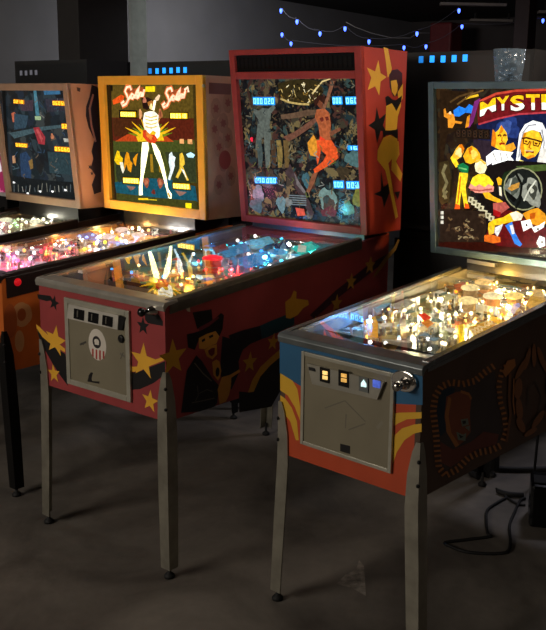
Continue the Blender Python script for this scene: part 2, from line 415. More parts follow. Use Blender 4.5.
# ---- playfield furniture
def playfield(mc, root, board_m, v0=.06, d0=.048, d1=.066, v1=None):
    v1 = v1 or mc.L-.06; h = mc.h-.02
    mb = MB()
    def zp(v): return mc.ztop(v) - (d0+(d1-d0)*v/mc.L)
    mb.slab([(-h, v0, zp(v0)), (h, v0, zp(v0)), (h, v1, zp(v1)), (-h, v1, zp(v1))], (0, 0, 1), .012, board_m)
    pf = mb.build('playfield', root)
    sl = (zp(v1)-zp(v0))/(v1-v0)
    N = Vector((0, -sl, 1)).normalized(); P = Vector((0, v0, zp(v0)))
    return pf, P, N, zp
class Field:
    def __init__(s, mc, pf, P, N, zp): s.mc, s.pf, s.P, s.N, s.zp = mc, pf, P, N, zp; s.nl = 0
    def base(s, px, py, hgt):                # foot of something whose top shows at this pixel
        p = s.mc.lift(px, py, s.P+s.N*hgt, s.N); return p - s.N*hgt
    def clamp(s, q, hgt):
        w = s.mc.h-.026; out = []
        for p in q:
            x = max(-w, min(w, p.x)); y = max(.075, min(s.mc.vb-.03, p.y)); out.append(Vector((x, y, s.zp(y)+hgt)))
        return out
    def thin(s, q):
        return max(p.x for p in q)-min(p.x for p in q) < .006 or max(p.y for p in q)-min(p.y for p in q) < .006
    def ok(s, p, m=.02): return abs(p.x) < s.mc.h-.022-m and .08 < p.y < s.mc.L-.08
    def post(s, p, hgt=.028, c=WHITEPL, r=.005, ring=True):
        mb = MB(); mb.lathe(p, [(r*1.3, 0), (r, .004), (r*.8, hgt*.45), (r, hgt*.9), (r*.5, hgt)], c, 8)
        if ring: mb.lathe(p+s.N*hgt*.5, [(r*1.2, -.003), (r*1.8, 0), (r*1.2, .003)], RUBBER if random.random() < .3 else WHITEPL, 8)
        return mb.build('post', s.pf)
    def bulb(s, p, col, e, hgt=.018, r=.0055):
        mb = MB(); mb.lathe(p, [(.004, 0), (.004, hgt-.006)], STEEL, 8); mb.ball(p+s.N*hgt, r, lamp(col, e))
        return mb.build('bulb', s.pf)
    def bumper(s, p, cap_c, e, body=WHITEPL, r=.034, hgt=.05):
        mb = MB(); mb.lathe(p, [(r*1.05, 0), (r*1.05, .006), (r*.75, .008), (r*.72, hgt-.012), (r*.6, hgt-.006)], body, 20)
        mb.lathe(p, [(r*.9, .018), (r*1.02, .02), (r*.9, .022)], STEEL, 20)
        o = mb.build('bumper', s.pf)
        cb = MB(); cb.lathe(p+s.N*(hgt-.008), [(r*.95, 0), (r, .004), (r*.92, .010), (r*.5, .016), (.002, .018)], glow(cap_c, e), 20)
        cb.build('bumper_cap', s.pf)
        return o
    def plastic(s, pts, m, hgt=.03, t=.002, name='plastic_shield'):
        q = s.clamp([s.base(x, y, hgt) for x, y in pts], hgt)
        if s.thin(q): return None
        mb = MB(); mb.slab(q, s.N, t, m)
        for p in q[::2]:
            mb.lathe(p-s.N*hgt, [(.003, 0), (.003, hgt-t)], WHITEPL, 6)
        return mb.build(name, s.pf)
    def inlay(s, pts, m): 
        q = s.clamp([s.base(x, y, .0004) for x, y in pts], .0008+.00012*s.nl); s.nl += 1
        if s.thin(q): return None
        mb = MB(); mb.slab(q, s.N, .0006, m); return mb.build('light_insert', s.pf)
    def target(s, p, c, dirv=(0, -1, 0), w=.022, hgt=.03):
        d = Vector(dirv).normalized(); g = s.N.cross(d).normalized()
        mb = MB(); a = [p+g*w/2, p-g*w/2, p-g*w/2+s.N*hgt, p+g*w/2+s.N*hgt]
        mb.slab(a, d, .004, c); return mb.build('target', s.pf)
    def wire(s, pts, r=.0022, hgt=.022, name='wire_guide'):
        q = s.clamp([s.base(x, y, hgt) for x, y in pts], 0)
        mb = MB(); mb.tube([q[0]]+[p+s.N*hgt for p in q]+[q[-1]], r, CHROME, 6); return mb.build(name, s.pf)
    def flipper(s, p, ang, c, L=.075):
        d = Vector((math.cos(ang), math.sin(ang), 0)); g = s.N.cross(d); pts = []
        for i in range(9): a = PI/2+PI*i/8; pts.append(p+(d*math.cos(a)+g*math.sin(a))*.011)
        for i in range(9): a = -PI/2+PI*i/8; pts.append(p+d*L+(d*math.cos(a)+g*math.sin(a))*.006)
        mb = MB(); mb.slab([q+s.N*.024 for q in pts], s.N, .016, c); return mb.build('flipper', s.pf)
    def light(s, p, col, watts, hgt=.037, r=.01):
        l = bpy.data.lights.new('playfield_bulb_glow', 'POINT'); l.energy = watts; l.color = lin(col); l.shadow_soft_size = r
        o = bpy.data.objects.new('playfield_bulb_glow', l); C.objects.link(o)
        o.location = s.mc.M @ (p+s.N*hgt)
    def fill(s, n, pal, v0=.2, v1=.98, sz=.035, e=.8, nb=20, be=4., br=.006):
        """scatter of small lit plastics and bulbs; pal(v) gives the colours in use at depth v"""
        w = s.mc.h-.05
        for i in range(n):
            u, v = random.uniform(-w, w), random.uniform(v0, v1); k = random.choice([3,4,4,5]); a0 = random.random()*6
            q = [Vector((max(-w-.02, min(w+.02, u+sz*random.uniform(.5,1.2)*math.cos(a0+2*PI*j/k))), v+sz*random.uniform(.5,1.2)*math.sin(a0+2*PI*j/k), 0)) for j in range(k)]
            h_ = random.uniform(.016, .034)
            for p in q: p.z = s.zp(p.y)+h_
            mb = MB(); mb.slab(q, s.N, .002, glow(random.choice(pal(v)), e))
            for p in q[::2]: mb.lathe(p-s.N*h_, [(.003, 0), (.003, h_-.002)], WHITEPL, 6)
            mb.build('plastic_shield', s.pf)
        for i in range(nb):
            u, v = random.uniform(-w, w), random.uniform(v0, v1)
            s.bulb(Vector((u, v, s.zp(v))), random.choice(pal(v)), be, random.uniform(.014,.032), br)
    def apron(s, m, v0=.03, v1=.2, hgt=.026):
        h = s.mc.h-.03; mb = MB()
        mb.add([(-h, v0, s.zp(v0)+hgt+.01), (h, v0, s.zp(v0)+hgt+.01), (h, v1, s.zp(v1)+hgt), (.06, v1-.05, s.zp(v1)+hgt), (-.06, v1-.05, s.zp(v1)+hgt), (-h, v1, s.zp(v1)+hgt)], [(0,1,2,3,4,5)], m)
        mb.add([(-h, v1, s.zp(v1)), (h, v1, s.zp(v1)), (h, v1, s.zp(v1)+hgt), (-h, v1, s.zp(v1)+hgt)], [(0,1,2,3)], BLACK)
        return mb.build('apron', s.pf)

def coin_door(mc, root, conv, outer, fw, face_m, frame_m):
    """raised steel door frame and panel; returns the door object and an Art for its face"""
    P, N = Vector((0, -.010, .7)), Vector((0, -1, 0))
    TL, TR, BR, BL = [mc.lift(*conv(*p), P, N) for p in outer]
    u0, u1 = (TL.x+BL.x)/2, (TR.x+BR.x)/2; z1, z0 = (TL.z+TR.z)/2, (BL.z+BR.z)/2
    mb = MB(); mb.box(u0+fw*.8, u1-fw*.8, -.006, 0, z0+fw*.8, z1-fw*.8, face_m)
    art = Art(mc, (0, -.006, .7), N, mb, conv)
    fr = MB()
    fr.box(u0, u0+fw, -.010, 0, z0, z1, frame_m); fr.box(u1-fw, u1, -.010, 0, z0, z1, frame_m)
    fr.box(u0+fw, u1-fw, -.010, 0, z1-fw, z1, frame_m); fr.box(u0+fw, u1-fw, -.010, 0, z0, z0+fw, frame_m)
    return mb, art, fr, (u0, u1, z0, z1)

def door_box(mc, conv, quad, depth, m, door, name, base=.006, label=None):
    P, N = Vector((0, -(base+depth), .7)), Vector((0, -1, 0))
    mb = MB(); mb.slab([mc.lift(*conv(*p), P, N) for p in quad], N, depth, m); return mb.build(name, door, label=label)
def plunger(mc, root, p, r=.022, oval=1.0):
    P, N = Vector((0, -.01, .7)), Vector((0, -1, 0)); c = mc.lift(p[0], p[1], P, N); c.y = 0
    mb = MB(); mb.lathe(c, [(r, 0), (r, .006), (r*.7, .012), (r*.55, .03), (r*.35, .032)], CHROME, 20, ax=(0, -1, 0))
    o = mb.build('plunger', root)
    k = MB(); k.lathe(c+Vector((0, -.03, 0)), [(.005, 0), (.005, .018), (.013, .021), (.015, .03), (.010, .037), (.002, .039)], BLACKGLOSS, 16, ax=(0, -1, 0))
    k.build('plunger_knob', o)
    return o
def side_button(mc, root, px, col, r=.013):
    c = mc.lift(px[0], px[1], (mc.h, 0, .7), (1, 0, 0)); c.x = mc.h
    mb = MB(); mb.lathe(c, [(r*1.35, 0), (r*1.35, .006), (r, .007), (r, .013), (r*.6, .015)], col, 16, ax=(1, 0, 0))
    return mb.build('flipper_button', root)

# ------------------------------------------------------------------ the row of machines
mD = Machine(0.0974, 2.5673, -0.7125, W=0.5239, ht=0.9049, hb=0.5165, bt=1.6862, bb=1.0395, Wb=0.7774, vb=0.9929, rake=-0.0691, Db=0.2700, L=1.3095, hr=1.0245, hbr=0.5267)
mB = Machine(-0.7425, 3.0725, -0.6518, splay=(.028,.004), W=0.6577, ht=0.9629, hb=0.5630, bt=1.8217, bb=1.0766, Wb=0.6918, vb=1.1178, rake=-0.0852, Db=.25, L=1.3058, hr=1.0779, hbr=0.5508)
mC = Machine(-1.4494, 3.7064, -0.6688, W=0.5586, ht=0.9170, hb=0.5249, bt=1.7215, bb=1.0612, Wb=0.7380, vb=1.0379, rake=-0.0200, Db=0.2519, L=1.3110, hr=1.0173, hbr=0.5500)
mA = Machine(-2.1153, 4.1491, -0.6785, W=0.5740, ht=0.8899, hb=0.5300, bt=1.6830, bb=1.0547, Wb=0.6720, vb=1.0184, rake=-0.0606, Db=0.2167, L=1.3113, hr=1.0165, hbr=0.5500)
ROW = 'pinball machines in the lit row'
YEL, YEL_SHADED, BLK = (236, 176, 52), (205, 150, 40), (18, 15, 16)  # second yellow is the first darkened for the shaded right side

# ================= the red machine with stars
def build_red():
    m = mB
    root = empty('pinball_machine', (m.x, m.y, 0), m.a, 'red pinball machine with yellow stars and a top hatted man painted on its side', 'pinball machine', ROW)
    RED = mat('red_cabinet_paint', (156, 62, 62), .42, var=.14, scale=7)
    REDS = mat('red_backbox_paint', (168, 58, 44), .6, spec=.2, var=.1, scale=6)
    def front(A):
        A.conv = crop(30, 265, 3.64)
        A.poly([(22,215),(30,222),(80,268),(128,305),(128,318),(80,290),(40,262),(28,245)], YEL)
        A.poly([(26,232),(45,262),(85,296),(130,325),(138,440),(110,402),(80,355),(50,300),(32,262)], BLK)
        A.poly([(358,372),(400,368),(440,350),(492,332),(492,345),(440,366),(400,386),(358,390)], YEL)
        A.poly([(358,392),(400,388),(445,368),(492,350),(492,398),(450,430),(400,452),(358,455)], BLK)
        A.star((93,275), .068, YEL, .15); A.star((87,395), .042, YEL, -.1)
        A.star((413,350), .072, YEL, .05); A.star((437,495), .046, YEL, .1)
        A.poly([(27,106),(75,112),(84,128),(60,132),(30,122)], BLK); A.star((88,138), .034, BLK, .2)
        A.poly([(415,160),(470,182),(484,205),(484,222),(430,212),(420,200)], BLK); A.star((412,222), .036, BLK, 0)
    def side(A):
        A.conv = crop(30, 265, 3.64); A.star((520,338), .074, YEL_SHADED, .0)
        A.conv = crop(180, 300, 5.25)
        NAVY, SKIN, TEAL = (24, 22, 30), (214, 150, 58), (24, 66, 80)
        A.poly([(310,480),(360,485),(420,402),(470,345),(525,300),(525,480),(480,560),(310,590)], (30, 28, 27))
        A.poly([(255,185),(330,158),(420,135),(430,205),(370,230),(330,262),(315,300),(300,345),(270,240)], NAVY)
        A.poly([(420,135),(470,112),(600,60),(600,130),(525,165),(460,195),(430,205)], TEAL)
        A.poly([(85,290),(35,370),(5,592),(100,585),(180,560),(195,540),(205,450),(170,410),(115,320)], NAVY)
        A.poly([(222,190),(255,200),(300,245),(312,375),(270,470),(245,440),(215,410),(212,320)], NAVY)
        A.poly([(65,65),(165,48),(172,118),(90,152)], BLK)
        A.poly([(35,180),(70,172),(110,160),(215,68),(230,80),(224,150),(206,192),(100,205),(78,262),(42,250)], BLK)
        A.poly([(98,145),(150,118),(200,85),(204,95),(150,138),(100,165)], (110, 40, 52))
        A.poly([(98,200),(140,178),(186,163),(206,190),(190,228),(160,240),(130,258),(100,255)], SKIN)
        A.poly([(112,210),(130,200),(132,212),(116,222)], BLK); A.poly([(150,190),(172,180),(174,192),(154,202)], BLK)
        A.poly([(128,262),(160,240),(192,232),(194,285),(170,312),(140,296)], SKIN)
        A.poly([(146,266),(166,252),(182,250),(180,282),(166,296),(152,286)], (120, 36, 44))
        A.poly([(168,325),(190,312),(206,322),(216,372),(208,408),(198,424),(174,392)], SKIN)
        A.disc((196,378), .010, .017, BLK)
        A.stroke([(75,330),(120,385),(165,425)], .004, (120,112,96)); A.stroke([(90,450),(95,500),(80,530)], .004, (95,90,80))
        A.stroke([(60,540),(120,528),(180,515)], .004, (95,90,80)); A.stroke([(100,490),(140,470),(170,480)], .003, (95,90,80))
        A.poly([(196,470),(218,405),(262,392),(310,364),(316,376),(268,408),(266,450),(255,500),(240,532),(206,546)], SKIN)
        A.star((365,328), .047, YEL_SHADED, .1); A.star((487,220), .040, YEL_SHADED, .2)
        A.poly([(355,485),(378,420),(420,352),(480,296),(525,258),(560,235),(560,262),(525,298),(470,345),(420,402),(385,482)], YEL_SHADED)
        A.poly([(15,10),(28,6),(50,40),(52,62),(36,58)], (196, 180, 150))
        A.conv = crop(160, 200, 2.275)
        A.poly([(284,232),(297,222),(304,206),(310,209),(309,224),(336,228),(338,238),(325,246),(312,262),(296,270),(286,268)], YEL_SHADED)
        A.poly([(340,262),(400,205),(470,150),(520,120),(526,128),(470,172),(400,226),(350,270)], (60, 30, 40))
        for p, r in (((401,236),.046), ((434,186),.044), ((478,148),.042), ((352,278),.03)): A.star(p, r, (190,140,45), .1)
        A.conv = crop(350, 150, 4.5)
        A.star((88,520), .046, (180,130,45), .1)
        A.poly([(165,470),(195,440),(215,400),(222,405),(205,450),(175,485),(120,560),(100,575),(130,520)], (150,110,45))
    cabinet(m, root, RED, RED, mat('dark_inner_side', (50, 42, 38), .35), front, side)
    trims(m, root, mat('rail_steel_dull', (120, 116, 106), .38, .8, var=.2), mat('lockbar_steel', (190,184,172), .3, .6, var=.15), .022, .030, 1.1)
    for su in (-1, 1):
        for fr in (True, False): make_leg(m, su, fr, root, STEEL_WORN)
    # coin door
    cv = crop(30, 265, 3.64)
    mb, A, fr, _ = coin_door(m, root, cv, [(122,116),(362,170),(362,502),(134,430)], .020, DOORGREY, DOORFRAME)
    A.disc((245,290), .047, .056, (214,206,192)); 
    for i in range(4):
        x = 226+i*13; A.poly([(x,304+i*3),(x+6,305+i*3),(x+6,341+i*3-(6 if i in (0,3) else 0)),(x,338+i*3-(8 if i in (0,3) else 0))], (170,60,52))
    A.disc((243,281), .022, .022, (40,36,36)); A.disc((243,279), .013, .010, (214,206,192)); A.poly([(236,284),(252,288),(250,292),(236,289)], (214,206,192))
    A.poly([(214,402),(222,390),(230,392),(224,412),(226,422),(254,424),(252,432),(210,424)], BLK)
    A.stroke([(182,290),(205,280)], .007, (70,66,60)); A.stroke([(186,284),(196,290)], .004, (60,56,52))
    A.stroke([(328,322),(346,334)], .008, (110,104,92)); A.stroke([(340,318),(330,342)], .004, (90,86,76))
    door = mb.build('coin_door', root, .002); fr.build('door_frame', door, .002)
    door_box(m, cv, [(140,142),(322,184),(318,236),(134,194)], .012, mat('coin_plate_white', (205,200,188), .35, .3), door, 'coin_plate', label='pale coin entry plate')
    for x in (160, 212, 264):
        door_box(m, cv, [(x,158+(x-160)*.23),(x+36,166+(x-160)*.23),(x+34,203+(x-160)*.23),(x-2,194+(x-160)*.23)], .003, BLACKGLOSS, door, 'coin_slot', .018)
        door_box(m, cv, [(x+11,166+(x-160)*.23),(x+14,167+(x-160)*.23),(x+13,190+(x-160)*.23),(x+10,189+(x-160)*.23)], .002, STEEL, door, 'slot_rim', .021)
    door_box(m, cv, [(322,184),(346,192),(334,238),(318,236)], .008, DARKMETAL, door, 'reject_lever')
    lk = MB(); c = m.lift(*cv(334,268), (0,-.006,.7), (0,-1,0)); lk.lathe(c, [(.014,0),(.014,.006),(.009,.008)], DARKMETAL, 12, ax=(0,-1,0)); lk.build('lock', door)
    plunger(m, root, cv(446,164), .02)
    # backbox
    def bside(A):
        A.conv = crop(360, 40, 5.73)
        YS = (226, 170, 50)
        A.poly([(105,115),(118,190),(152,212),(118,238),(110,318),(86,265),(44,287),(64,216),(40,158),(86,180)], YS)
        A.poly([(48,490),(86,462),(95,385),(112,452),(150,420),(132,490),(150,525),(118,520),(98,592),(86,515)], BLK)
        A.poly([(135,40),(160,50),(172,110),(182,165),(172,200),(158,215),(150,140)], YS)
        A.poly([(166,200),(185,172),(215,166),(242,190),(242,300),(222,318),(190,325),(170,270)], (62, 18, 20))
        A.poly([(176,235),(208,228),(216,260),(214,292),(200,322),(182,296)], YS)
        A.poly([(215,300),(245,250),(245,330),(232,360),(220,340)], YS)
        A.poly([(150,372),(236,340),(234,380),(216,440),(210,518),(145,518),(148,440)], YS)
        A.poly([(144,328),(160,318),(185,340),(205,345),(240,318),(236,352),(208,408),(182,362),(150,378)], BLK)
        A.poly([(128,512),(150,520),(200,515),(216,508),(216,576),(182,542),(152,545),(134,562)], BLK)
        A.conv = crop(350, 150, 4.5)
        A.poly([(150,-55),(180,-68),(212,-50),(214,5),(188,40),(172,60),(196,200),(216,300),(204,310),(166,125),(158,92),(122,45),(124,0)], YS)
        A.poly([(200,-40),(218,-40),(222,20),(206,52),(236,108),(226,142),(196,104),(185,90),(188,40)], YS)
        A.poly([(140,92),(150,168),(172,150),(178,190),(168,215),(152,262),(143,212),(106,198),(138,184)], BLK)
        A.poly([(200,190),(225,185),(215,225)], BLK)
    FR = mat('red_frame_paint', (132, 46, 42), .6, spec=.2, var=.12)
    bx, pl, gi = backbox(m, root, REDS, FR, .030, .030, head=.092, side_in=bside)
    gb = MB()
    col = collage('magic_show_picture', [(12,12,14),(34,32,28),(8,8,10),(64,58,44),(14,18,22),(92,80,56),(16,14,16),(52,74,72),(120,104,66),(10,10,12),(74,46,38),(30,50,54)], 36, .8)
    glass_base(gb, gi, pl[0], col)
    A = Art(m, pl[0], pl[1], gb, crop(240, 70, 4.368), kind=lambda c, s=.8: glow(c, s), dk=.65)
    A.poly([(165,60),(220,45),(300,40),(350,50),(366,90),(345,128),(310,150),(250,152),(200,140),(170,105)], (58, 48, 24))
    for k in range(70):                       # the gold crowd at the top
        a = random.uniform(0, 2*PI); q = math.sqrt(random.random()); x, y = 262+96*q*math.cos(a), 98+48*q*math.sin(a)
        d = random.choice([(6,16),(-5,18),(14,5),(10,-9),(3,12),(16,9)])
        A.stroke([(x,y),(x+d[0]*.6,y+d[1]*.5),(x+d[0],y+d[1])], random.uniform(.003,.006), random.choice([((226,196,120),.9),((170,134,60),.8),((255,240,190),1.1),((90,66,28),.7),((30,22,10),.6)]), .002)
    A.stroke([(180,125),(215,140),(260,148),(305,150)], .008, ((214,184,110),.9)); A.stroke([(318,104),(340,76),(362,50),(398,38)], .008, ((232,206,140),1.), .004)
    GREY = (104, 112, 104)
    A.poly([(62,165),(85,178),(100,165),(128,168),(150,150),(158,165),(138,190),(132,240),(140,290),(136,349),(112,349),(108,290),(98,300),(94,349),(70,349),(76,270),(82,215),(62,185)], GREY)
    A.poly([(50,20),(110,26),(104,38),(62,42),(40,80),(60,160),(52,165),(32,90)], (66,44,38))
    SKIN = (196, 104, 62)
    A.poly([(400,45),(416,48),(404,90),(386,140),(372,175),(358,170),(380,120)], (150,100,74))
    A.poly([(180,195),(230,188),(300,172),(345,176),(350,190),(300,200),(225,212),(185,215)], (112, 86, 66))
    A.poly([(190,292),(240,270),(300,228),(350,195),(356,206),(312,250),(262,285),(215,312)], (128, 84, 66))
    A.disc((352,140), .026, .038, (130,72,48)); A.poly([(325,130),(350,108),(376,118),(372,150),(350,130),(332,165)], (60,32,24))
    A.poly([(338,172),(372,168),(392,185),(400,235),(396,290),(412,330),(420,349),(340,349),(352,290),(345,240),(330,205)], SKIN)
    A.poly([(350,210),(364,204),(372,222),(358,226)], (120,48,36)); A.poly([(374,205),(388,202),(392,216),(380,222)], (120,48,36))
    A.poly([(392,270),(440,250),(444,262),(402,288)], (140,86,62))
    A.poly([(352,288),(372,300),(398,330),(424,349),(344,349)], ((236, 66, 40), 1.0))
    A.disc((54,302), .012, .015, ((250, 40, 70), 1.2))
    A.conv = crop(240, 140, 4.04)
    A.poly([(312,0),(372,0),(398,40),(400,72),(362,102),(322,125),(306,140),(300,118),(338,86),(352,60),(330,40),(322,82),(316,100),(310,60)], ((236, 90, 40), 1.0))
    A.poly([(276,10),(300,-22),(312,0),(316,40),(310,66),(288,62),(280,40)], ((240, 160, 50), .9))
    A.poly([(296,135),(318,128),(304,170),(282,214),(270,208)], (150, 92, 64))
    A.poly([(205,95),(226,140),(252,190),(285,250),(302,300),(286,304),(252,240),(214,170),(184,132)], (76, 60, 62))
    A.poly([(222,130),(240,165),(270,210),(262,216),(232,180)], (128,120,120))
    for x, c in ((70,(78,92,90)),(100,(110,120,112)),(125,(84,62,44)),(150,(150,126,70)),(178,(120,96,56))):
        A.poly([(x,0),(x+18,0),(x+26,60),(x+22,110),(x+8,112),(x+4,50)], c)
    for x, y, rx, ry, c in ((78,215,.050,.055,(104,134,142)),(70,262,.058,.05,(78,106,120)),(170,258,.040,.055,(120,150,158)),(358,245,.068,.088,(128,158,152)),(362,262,.05,.062,(84,70,62)),
                            (440,275,.045,.05,(92,128,84)),(480,235,.04,.06,(120,124,50)),(460,75,.06,.05,(88,124,124)),(270,160,.03,.05,(70,110,120)),(420,130,.05,.04,(70,58,40)),(200,250,.03,.03,(140,140,134))):
        A.disc((x,y), rx, ry, c)
    for y in range(222, 262, 9): A.stroke([(200,y),(272,y+4)], .005, (124,136,140))
    A.poly([(228,272),(262,278),(268,304),(236,306)], ((226,92,70),.9)); A.poly([(330,285),(372,262),(396,290),(386,308),(336,306)], (116,56,64))
    A.poly([(345,225),(366,230),(356,258),(342,250)], (70,86,86))
    for i in range(60):
        x, y = random.uniform(30, 490), random.uniform(5, 305)
        c = random.choice([(150,134,100),(90,110,104),(130,100,70),(170,170,158),(60,80,90),(110,120,60)])
        A.stroke([(x,y),(x+random.uniform(-14,14),y+random.uniform(6,22)),(x+random.uniform(-18,18),y+random.uniform(14,30))], random.uniform(.003,.007), (c,.7))
    A.conv = crop(240, 70, 4.368)
    for i in range(40):
        x, y = random.uniform(25, 500), random.uniform(25, 340)
        if 300 < x < 430 and y > 120: continue
        c = random.choice([(120,104,74),(74,84,78),(96,66,50),(130,124,104),(50,60,66)])
        A.stroke([(x,y),(x+random.uniform(-16,16),y+random.uniform(6,22)),(x+random.uniform(-18,18),y+random.uniform(14,30))], random.uniform(.003,.007), (c,.6))
    gb.build('backglass', bx)
    B_ON, B_DIM = lamp((130, 215, 255), 1.5), glow((36, 156, 255), 1.25)
    cv = crop(240, 70, 4.368)
    def disp(q, n, t): digits_display(m, pl, [cv(*p) for p in q], n, B_ON, B_DIM, bx, lit=t)
    disp([(60,118),(104,118),(105,153),(62,152)], 3, '000'); disp([(108,118),(153,118),(154,153),(109,153)], 3, '020')
    disp([(406,116),(447,115),(449,150),(409,151)], 3, '000'); disp([(463,116),(518,115),(521,150),(466,151)], 3, '060')
    cv = crop(240, 140, 4.04)
    disp([(61,148),(104,149),(106,175),(64,174)], 3, '000'); disp([(107,149),(150,150),(152,177),(109,176)], 3, '000')
    disp([(380,164),(420,164),(422,195),(383,194)], 3, '000'); disp([(432,166),(484,166),(486,198),(434,197)], 3, '000')
    disp([(437,22),(479,22),(481,42),(439,41)], 2, '16')
    # playfield
    bm_ = collage('red_machine_playfield_print', [(50,100,140),(120,80,50),(160,150,110),(60,70,80),(60,140,160),(110,60,60),(200,200,190),(60,80,110)], 16, 0, rough=.3)
    pf, P, N, zp = playfield(m, root, bm_); fd = Field(m, pf, P, N, zp)
    fd.apron(mat('dark_apron', (44,34,28), .4))
    CY, BLU, TEA, RD, WH, AM = (70, 210, 255), (50, 130, 255), (30, 235, 215), (255, 40, 50), (255, 250, 240), (255, 190, 60)
    cv = crop(60, 235, 3.41)
    fd.plastic([cv(*p) for p in ((172,118),(205,100),(212,140),(180,160))], glow((190,90,40),.7), .03)
    fd.plastic([cv(*p) for p in ((80,128),(160,100),(165,150),(120,165))], mat('smoky_plastic', (90,74,62), .3), .03)
    cv = crop(190, 225, 2.73)
    fd.bumper(fd.base(*cv(62,92), .05), RD, 1.3, glow((190,30,36),.9), .042, .055)
    fd.bumper(fd.base(*cv(178,46), .05), (130,215,255), 1.0, WHITEPL, .04); fd.bumper(fd.base(*cv(240,72), .05), (70,170,240), .9, WHITEPL, .04)
    for q, c, s in (([(75,70),(150,48),(165,70),(100,88)],(60,170,230),.8), ([(130,90),(210,70),(225,100),(150,118)],(50,150,230),.8), ([(160,45),(215,30),(230,48),(180,62)],(120,210,240),.9),
                    ([(275,62),(330,44),(355,60),(300,82)],TEA,1.0), ([(300,80),(350,66),(365,78),(320,92)],(20,170,150),.8), ([(225,55),(262,40),(280,58),(240,75)],(40,70,120),.6),
                    ([(90,125),(118,120),(122,135),(96,138)],(20,150,140),.8), ([(330,50),(395,36),(410,48),(350,66)],(90,150,160),.5), ([(60,62),(95,50),(105,66),(70,78)],(150,60,60),.7)):
        fd.plastic([cv(*p) for p in q], glow(c, s), .035)
    for x, y, c, e in ((85,66,WH,5),(120,60,CY,4),(100,82,WH,3),(150,60,CY,5),(178,30,WH,4),(165,48,CY,5),(212,92,WH,6),(218,112,WH,6),(205,105,CY,5),(180,108,CY,5),(250,98,CY,4),(195,72,BLU,4),(285,62,TEA,6),(300,66,WH,4),(318,74,TEA,5),
                       (340,70,TEA,4),(105,130,TEA,2.5),(150,98,CY,3),(62,100,RD,5),(72,108,RD,4),(45,94,RD,4),(130,42,WH,2.5),(250,38,CY,3),(365,52,WH,2),(232,60,CY,4),(160,80,WH,3)):
        p = fd.base(*cv(x, y), .025)
        if fd.ok(p): fd.bulb(p, c, e, .025, .008)
    for i in range(46):
        p = P + Vector((random.uniform(-.27,.27), random.uniform(.25,1.0), 0)); p.z = zp(p.y)
        fd.post(p, random.uniform(.026,.034), random.choice([WHITEPL, WHITEPL, STEEL, mat('clear_blue_post',(120,180,210),.2)]))
    for i in range(7): fd.target(P + Vector((-.05+i*.024, .74, zp(.74+P.y)-P.z)), WHITEPL)
    for i in range(5): fd.target(P + Vector((.24, .5+i*.026, zp(.5+i*.026+P.y)-P.z)), mat('yellow_target', (230,190,50), .4), (-1,0,0))
    for q in ([(30,60),(60,45),(110,30),(170,18)], [(120,22),(200,12),(300,12),(380,30)], [(250,110),(300,100),(360,74)]): fd.wire([cv(*p) for p in q], .003)
    fd.fill(26, lambda v: [(240,150,60),(250,220,150),(60,130,210),(90,70,60)] if v < .45 else ([(230,60,60),(60,170,230),(150,220,245)] if v < .6 else [(60,190,240),(130,220,250),(30,110,190),(240,250,255),(20,90,110)] if v < .85 else [(40,220,200),(80,190,230),(20,90,100),(180,240,240)]), .26, 1.04, .032, 1.15, 34, 4.5, .006)
    fd.flipper(P+Vector((-.11,.2,zp(.26)-P.z)), -.5, mat('yellow_flipper',(225,190,70),.4)); fd.flipper(P+Vector((.07,.2,zp(.26)-P.z)), PI+.5, mat('yellow_flipper',(225,190,70),.4))
    rng = [(-.15,.35,AM,.5),(.05,.32,AM,.5),(.12,.48,RD,1.2),(-.12,.6,CY,1.0),(.1,.7,CY,1.2),(.22,.85,TEA,1.2),(-.15,.9,BLU,.8),(.02,.95,WH,.5)]
    for u, v, c, w in rng: fd.light(P+Vector((u, v, zp(v+P.y)-P.z)), c, w*2.4)
    return root
build_red()

